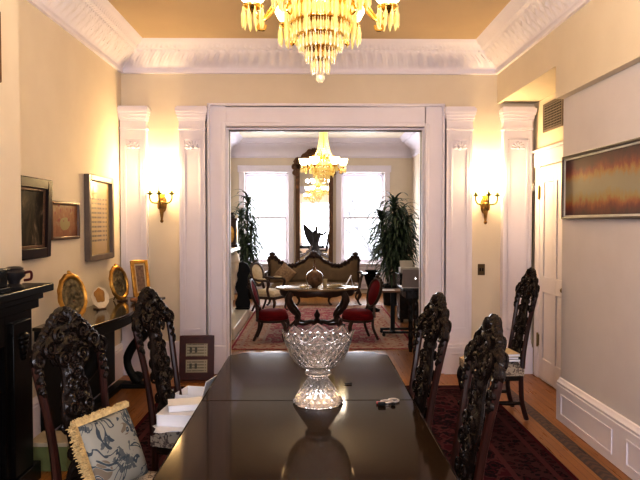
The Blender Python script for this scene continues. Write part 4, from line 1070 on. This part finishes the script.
# oval marble-topped parlor table
pt = thing('parlor_table', 'oval marble-topped parlor table on carved scroll legs', 'table', (.08, 9.72, CZ))
def turtle(i, r, z, a): return (r*(1+.05*cos(4*a)), z)
MB().lathe([(.0,.635),(.97,.635),(1.0,.645),(1.0,.660),(.98,.668),(.0,.668)], 64, sx=.62, sy=.42, mod=turtle).build('marble_top', M['tabmarble'], pt)
m = MB(); m.lathe([(.90,.634),(.91,.60),(.88,.56),(.80,.555),(.80,.634)], 64, sx=.62, sy=.42, mod=lambda i, r, z, a: (r*(1+.05*cos(4*a)), z-.02*abs(sin(4*a)) if i == 2 else z)); m.build('apron', M['walnut'], pt)
for sx in (-1, 1):
    for sy in (-1, 1):
        m = MB(); m.tube(smoothpts([(sx*.40,sy*.24,.60),(sx*.45,sy*.28,.50),(sx*.40,sy*.24,.36),(sx*.30,sy*.17,.24),(sx*.31,sy*.18,.14),(sx*.41,sy*.25,.02)]), [.05]*8+[.042]*8+[.035]*8+[.03]*7, 8)
        s_ = spiral(0, 0, .045, 1.3, 0, 1, 10); m.tube([(sx*(.30+a), sy*(.17+a*.6), .20+b) for a, b in s_], .016, 6)
        m.ell((sx*.42,sy*.255,.024), (.045,.04,.024), 8, 6); m.build('leg', M['walnut'], pt)
m = MB()
for sx in (-1, 1):
    for sy in (-1, 1): m.tube(smoothpts([(sx*.32,sy*.19,.13),(sx*.20,sy*.10,.10),(sx*.10,sy*.05,.12),(0,0,.12)]), .026, 8)
m.lathe([(.09,.08),(.10,.12),(.06,.15),(.03,.18),(.045,.21),(.05,.24),(.025,.27),(.015,.30),(.0,.32)], 16); m.build('stretcher', M['walnut'], pt)
ZP = CZ+.669
vz = tag(MB().lathe([(.0,0),(.05,.0)]+[(.138*sin(rad(t_)), .138-.138*cos(rad(t_))) for t_ in range(26, 160, 8)]+[(.032,.275),(.018,.31),(.013,.36),(.012,.42),(.016,.43),(.0,.43)], 32).build('bottle_vase', mk('dark_amber_glass', (.10,.05,.025), .12, (.22,.12,.06), 14, coat=.6), loc=(.04, 9.66, ZP)), 'round-bodied bronze bottle vase with tall thin neck on marble table', 'vase')
MB().lathe([(.0,0),(.045,.0),(.05,.006),(.0,.010)], 24).build('base_ring', M['giltbrown'], vz).location = (0,0,-.0005)
def mt(name, lab, cat, mb, mat, loc, rot=(0,0,0), **kw):
    o = tag(mb.build(name, mat, loc=loc, **kw), lab, cat); o.rotation_euler = rot; return o
mt('paper_cup', 'pale paper cup standing right of the bottle vase', 'cup', MB().lathe([(.0,0),(.028,0),(.040,.12),(.037,.12),(.026,.006),(.0,.006)], 20), M['paperwarm'], (.205, 9.78, ZP))
mt('paper_stack', 'stack of white papers on the left of the marble table', 'papers', MB().box((0,0,.004),(.24,.17,.008)).box((.01,.0,.011),(.22,.16,.004),(0,0,.15)), M['paper'], (-.30, 9.58, ZP), (0,0,.2))
mt('folded_napkin', 'crumpled white napkin beside the bottle vase', 'napkin', MB().ell((0,0,.02),(.06,.04,.02),8,6,(.2,.1,.3)).ell((.05,.02,.025),(.05,.03,.018),8,6,(-.2,.3,1)), M['paperwarm'], (-.14, 9.52, ZP))
fb = MB()
for k in range(6): fb.box((.02*(k%3)-.02, .015*(k%2), .004+.008*k), (.26-.02*k,.18-.01*k,.005), (.03*(k%2), .05*(k%3-1), .4*k))
mt('brochure_pile', 'fanned pile of cream brochures on the right of the marble table', 'brochures', fb, M['paperwarm'], (.38, 9.56, ZP+.012))
mt('tented_card', 'slanted white folded card at the right end of the marble table', 'card', MB().box((0,0,.085),(.012,.11,.20),(0,rad(28),0)).box((.06,0,.07),(.008,.11,.16),(0,rad(-14),0)), M['paper'], (.575, 9.80, ZP+.002))

# ------------------------------------------------------------------ parlor: fireplace side
struct('wall_parlor_chimney', MB().bb(-1.95, -1.62, 8.5, 11.6, 0, ZC), M['wallp'])
mf = thing('white_fireplace', 'white marble fireplace with raised hearth seen past the doorway edge', 'fireplace', (-1.62, 10.05, 0))
m = MB(); m.bb(0, .17, .62, .98, .17, 1.20); m.bb(0, .17, -.98, -.62, .17, 1.20); m.bb(0, .17, -.62, .62, .92, 1.20)
for y in (-.80, .80):
    m.bb(.17, .22, y-.13, y+.13, .17, .34); m.tube(smoothpts([(.19,y,.34),(.20,y,.6),(.23,y,.85),(.24,y,1.0),(.22,y,1.12)]), [.07]*6+[.085]*6+[.10]*6+[.12]*6+[.12], 12)
    s_ = spiral(.25, 1.08, .06, 1.5, PI/2, -1, 14); m.tube([(a, y, b) for a, b in s_], .05, 8)
m.build('surround', M['marble'], mf, bevel=.01)
MB().bb(0, .33, -1.06, 1.06, 1.20, 1.265).build('mantel_shelf', M['marble'], mf, bevel=.015)
MB().bb(0, .50, -1.15, 1.15, .0, .17).build('hearth', M['marble'], mf, bevel=.012)
MB().bb(0, .03, -.62, .62, .17, .92).build('firebox', M['blackmatte'], mf)
fs = thing('fire_screen', 'black scroll-edged iron fire screen standing on the hearth', 'screen', (-1.22, 10.9, .172), rad(0))
ol = []
for k in range(25):
    q = k/24; ol.append((.11+.022*sin(q*PI*5), .03+.72*q))
ol2 = [(-x, z) for x, z in reversed(ol)]; full = ol + [(.08,.80),(0,.84),(-.08,.80)] + ol2; n = len(full)
m = MB(); m.add([(x,-.012,z) for x,z in full]+[(x,.012,z) for x,z in full], [tuple(range(n)), tuple(range(2*n-1,n-1,-1))]+[(i,(i+1)%n,n+(i+1)%n,n+i) for i in range(n)]); m.build('panel', M['blackmatte'], fs)
MB().bb(-.12,.12,-.09,.09,0,.03).build('foot', M['blackmatte'], fs, bevel=.006)
ck = thing('bracket_clock', 'dark wood bracket clock on the white marble mantel', 'clock', (-1.40, 10.85, 1.266), 0)
MB().bb(-.11,.11,-.15,.15,0,.05).bb(-.09,.09,-.13,.13,.05,.46).bb(-.11,.11,-.15,.15,.46,.50).build('case', M['walnut'], ck, bevel=.008)
m = MB(); m.ell((.092,0,.22), (.012,.09,.16), 14, 10); m.ell((.0,-.132,.22), (.06,.012,.15), 14, 10); m.build('gilt_face', M['gilt'], ck)
MB().lathe([(.0,.50),(.05,.50),(.06,.53),(.03,.58),(.05,.60),(.0,.60)], 16).build('top_urn', M['bronze'], ck)

# ------------------------------------------------------------------ plants
def plant(label, loc, canes, seed, pot_r, pot_h, Lf):
    random.seed(seed)
    t = thing('potted_dracaena', label, 'plant', loc)
    MB().lathe([(.0,0),(pot_r*.8,0),(pot_r*.85,.02),(pot_r,pot_h-.03),(pot_r*1.06,pot_h-.02),(pot_r*1.06,pot_h),(pot_r*.93,pot_h),(pot_r*.90,pot_h-.04),(0,pot_h-.04)], 28).build('pot', M['blackmatte'], t)
    cm = MB(); lm = MB()
    for (dx, dy, h0, h1, nl) in canes:
        b = Vector((dx*.25, dy*.25, pot_h-.05)); top = Vector((dx, dy, h1)); mid = (b+top)/2 + Vector((dx*.1, dy*.1, 0))
        path = smoothpts([b, mid, top], 6); cm.tube(path, .017, 7)
        for k in range(nl):
            q = k/nl; z = h0+(h1-h0)*q; 
            base = min(path, key=lambda p: abs(p.z-z)).copy(); base.z = z
            az = k*2.4+random.uniform(-.4,.4); el = random.uniform(.2,1.0)+(.35 if q > .8 else 0); L = Lf*random.uniform(.75,1.15); wd = .026*random.uniform(.8,1.25)
            dirh = Vector((cos(az), sin(az), 0)); side = Vector((-sin(az), cos(az), 0)); p = base.copy(); ang = el; pts = []
            for i in range(8):
                p.x = max(-1.92, min(2.35, p.x+loc[0])) - loc[0]; pts.append(p.copy()); step = L/7; p = p + dirh*cos(ang)*step + Vector((0,0,sin(ang)*step)); ang -= .30*random.uniform(.7,1.3)
            vs = []; ww = [.5,.9,1,1,.9,.7,.45,.05]
            for i, pnt in enumerate(pts): vs += [pnt - side*wd*ww[i], pnt + Vector((0,0,-.006*ww[i])), pnt + side*wd*ww[i]]
            fs = []
            for i in range(7):
                for j in (0, 1): fs.append((i*3+j, i*3+j+1, i*3+j+4, i*3+j+3))
            lm.add(vs, fs)
    cm.build('cane', M['cane'], t); lm.build('foliage', M['leaf'], t, smooth=0, weld=False)
    return t
plant('tall potted dracaena in a black pot beside the left window', (-1.45, 13.8, 0), [(.02,0,.95,2.25,120),(-.14,.05,.75,1.95,110),(.12,-.05,.6,1.65,90),(.0,-.12,.55,1.3,60)], 21, .19, .38, .43)
plant('large bushy dracaena in the right parlor corner', (1.66, 12.7, 0), [(.02,0,1.0,2.10,170),(-.24,.05,.9,1.85,150),(.26,-.05,.8,1.75,150),(.05,-.20,.7,1.5,130),(.20,.15,.9,1.95,130),(-.14,-.15,.6,1.4,110),(.24,.0,.6,1.3,80)], 33, .22, .42, .52)

# ------------------------------------------------------------------ parlor: right side
ds = thing('carved_stand', 'tall dark carved desk just inside the doorway under the laptop', 'desk', (1.62, 7.86, 0))
MB().bb(-.50,.50,-.27,.27,.845,.875).build('desk_top', M['carve'], ds, bevel=.005)
MB().bb(-.46,.46,-.24,.24,.75,.845).build('apron', M['carve'], ds, bevel=.005)
for sx in (-1, 1):
    for sy in (-1, 1):
        m = MB(); prof = [(.0,0),(.022,0)]
        for k in range(22): prof.append((.022+.012*abs(sin(k*.9)), .03+.033*k))
        prof += [(.03,.75),(.0,.75)]; m.lathe(prof, 12, (sx*.33,sy*.20,0)); m.build('leg', M['carve'], ds)
lp = thing('laptop', 'open silver laptop seen from behind on the tall desk', 'laptop', (1.285, 7.80, .876), rad(180))
MB().bb(-.165,.165,-.115,.115,0,.016).build('base', M['silver'], lp, bevel=.005)
lid = MB().box((0,0,.112),(.33,.008,.225)).build('lid', mk('warm_grey_metal', (.30,.25,.23), .4, metal=.3), lp, bevel=.003); lid.location = (0,.112,.014); lid.rotation_euler = (rad(-12),0,0)
m = MB(); m.ell((0,.0048,.112),(.013,.0008,.013),14,8).ell((.004,.0048,.131),(.003,.0008,.006),8,6,(0,.5,0)); m.build('lid_emblem', mk('glowing_emblem', (.95,.95,.95), .3, ecol=(1,1,1), estr=.8), lid)
for k in range(6): pass
m = MB()
for r_ in range(5): m.bb(-.14,.14,-.06+.022*r_,-.043+.022*r_,.016,.0175)
m.build('keyboard', M['blackmatte'], lp)
# rolling table
rt = thing('rolling_table', 'black rolling overbed table on casters in the parlor', 'table', (1.26, 9.25, CZ))
MB().bb(-.24,.30,-.18,.18,.65,.675).build('tabletop', mk('brown_laminate', (.20,.10,.05), .35), rt, bevel=.006)
MB().bb(-.08,-.02,-.025,.025,.06,.65).bb(-.10,.20,-.04,.04,.63,.65).build('column', M['blackmatte'], rt, bevel=.004)
MB().bb(-.22,.34,-.17,-.13,.045,.075).bb(-.22,.34,.13,.17,.045,.075).bb(-.08,-.02,-.17,.17,.045,.075).build('base_frame', M['blackmatte'], rt, bevel=.006)
for x in (-.20,.32):
    for y in (-.15,.15):
        m = MB(); m.tube([(x,y-.012,.024),(x,y+.012,.024)], .024, 14); m.tube([(x,y,.03),(x,y,.05)], .010, 8); m.build('caster', M['blackmatte'], rt)
mt('paper_sheet', 'white sheet of paper on the rolling table edge', 'paper', MB().bb(-.10,.10,-.07,.07,0,.002), M['paper'], (1.13, 9.18, CZ+.676))
# black pedestal urn stand
ps = thing('pedestal_stand', 'black turned urn-shaped pedestal stand right of the sofa', 'stand', (1.12, 11.7, CZ))
MB().lathe([(.0,0),(.16,0),(.17,.03),(.10,.06),(.05,.10),(.035,.20),(.04,.34),(.06,.42),(.09,.52),(.12,.62),(.13,.68),(.0,.68)], 28).build('column', M['black'], ps)
MB().lathe([(.0,.68),(.17,.68),(.18,.695),(.18,.715),(.16,.72),(.0,.72)], 32).build('stand_top', M['black'], ps)
tr = thing('black_tray', 'black curved-rim dish on the pedestal stand', 'dish', (1.13, 11.7, CZ+.721))
MB().lathe([(.0,0),(.07,0),(.13,.05),(.135,.055),(.12,.05),(.065,.008),(0,.008)], 28, sy=.8).build('dish', M['black'], tr)
# dark cabinet with white machine
cb = thing('low_cabinet', 'dark low cabinet in the right parlor corner beneath the white machine', 'cabinet', (1.74, 10.6, 0))
MB().bb(-.26,.26,-.20,.20,.06,.80).build('case', M['carve'], cb, bevel=.006); MB().bb(-.28,.28,-.22,.22,.80,.825).build('cabinet_top', M['carve'], cb, bevel=.005)
for sx in (-1,1):
    dd = MB().bb(min(sx*.01,sx*.24),max(sx*.01,sx*.24),-.215,-.20,.10,.76).build('door', M['carve'], cb, bevel=.004); MB().ell((sx*.03,-.225,.45),.012,8,6).build('knob', M['hinge'], dd)
    for sy in (-1,1): MB().bb(sx*.22-.025,sx*.22+.025,sy*.16-.025,sy*.16+.025,0,.06).build('foot', M['carve'], cb)
wm = thing('white_machine', 'white desktop printer with raised feeder on the corner cabinet', 'printer', (1.66, 10.6, .826))
MB().bb(-.16,.16,-.13,.13,0,.10).build('body', M['plastic'], wm, bevel=.015)
MB().box((-.03,.08,.15),(.22,.012,.13),(rad(-25),0,0)).build('paper_feeder', M['plastic'], wm, bevel=.004); MB().bb(-.11,.11,-.20,-.13,.02,.03).build('output_tray', M['blackmatte'], wm)
bc = thing('tan_easy_chair', 'tan upholstered chair back at far right of the parlor', 'chair', (1.98, 9.85, 0), rad(200))
MB().cushion((.0,0,.42),(.52,.52,.16),None,12,12,4,.5).build('seat', M['creamfab'], bc, smooth=60)
MB().cushion((-.24,0,.74),(.14,.48,.60),(0,rad(-8),0),12,12,4,.5).build('backrest', M['creamfab'], bc, smooth=60)
MB().bb(-.25,.25,-.25,.25,.28,.345).build('seat_rail', M['walnut'], bc, bevel=.008)
cab_legs(bc, M['walnut'], .21, -.19, .20, .29)

# bare tree outside the right window
random.seed(9); tm = MB()
def grow(p, d, L, r, depth):
    q = p + d*L; tm.tube([p, (p+q)/2+Vector((random.uniform(-.04,.04),0,random.uniform(-.03,.03)))*L, q], [r, r*.85, r*.7], 5)
    if depth == 0: return
    for k in range(3):
        nd = (d + Vector((random.uniform(-.8,.8), random.uniform(-.25,.25), random.uniform(-.3,.6)))).normalized(); grow(q, nd, L*.72, r*.6, depth-1)
grow(Vector((1.75, 17.0, -.1)), Vector((-.12,0,1)).normalized(), .95, .05, 5)
tag(tm.build('bare_tree', M['branch']), 'bare glare-paled tree outside the right parlor window', 'tree')

# ------------------------------------------------------------------ lights
def light(name, kind, loc, energy, color, size=.05, rot=None, sy=None):
    d = bpy.data.lights.new(name, kind); d.energy = energy; d.color = color
    if kind == 'AREA':
        d.size = size
        if sy: d.shape = 'RECTANGLE'; d.size_y = sy
    else: d.shadow_soft_size = size
    o = bpy.data.objects.new(name, d); COL.objects.link(o); o.location = loc
    if rot: o.rotation_euler = rot
    return o
WARM = (1, .70, .36)
for s_ in (sc1, sc2):
    x, y, z = s_.location
    for bx, by in ((-.112,-.08),(.112,-.08),(0,-.16)): light('sconce_light', 'POINT', (x+bx, y+by, z+.27), 9, (1,.74,.38), .05)
for c_o in (ch1, ch2):
    x, y, z = c_o.location
    for k in range(6):
        a_ = PI/3*k + c_o.rotation_euler.z
        light('chandelier_light', 'POINT', (x+.335*cos(a_), y+.335*sin(a_), z-.70), 10 if c_o is ch1 else 5.5, (1,.86,.68), .05)
    light('chandelier_glow', 'POINT', (x, y, z-.93), 4 if c_o is ch1 else 1.8, (1,.76,.40), .03)
# daylight through the windows
for a, b in WX:
    light('window_daylight', 'AREA', ((a+b)/2, YF+.36, (WZ0+WZ1)/2), 75, (.86,.91,1), b-a, (rad(-90),0,0), WZ1-WZ0)
light('rear_window_daylight', 'AREA', (.2, YR-.3, 1.55), 80, (.84,.87,1), 1.5, (rad(90),0,0), 2.3)
light('camera_flash', 'POINT', (.05, -.03, 1.80), 85, (.90,.91,1), .06)

w = bpy.data.worlds.new('sky'); SC.world = w; w.use_nodes = True
bg = w.node_tree.nodes['Background']; bg.inputs[0].default_value = (.90,.94,1,1); bg.inputs[1].default_value = 1.6

# ------------------------------------------------------------------ camera
cd = bpy.data.cameras.new('camera'); cam = bpy.data.objects.new('camera', cd); COL.objects.link(cam)
cd.sensor_width = 36; cd.lens = 36*620/640; cd.clip_start = .05
cam.location = (0, 0, 1.70)
cam.rotation_euler = (rad(90-1.66), 0, rad(-.74))
SC.camera = cam
SC.view_settings.view_transform = 'Standard'
SC.view_settings.look = 'None'
SC.view_settings.exposure = .86
SC.view_settings.gamma = .78
SC.cycles.use_denoising = True
SC.cycles.sample_clamp_indirect = 6
SC.cycles.max_bounces = 12
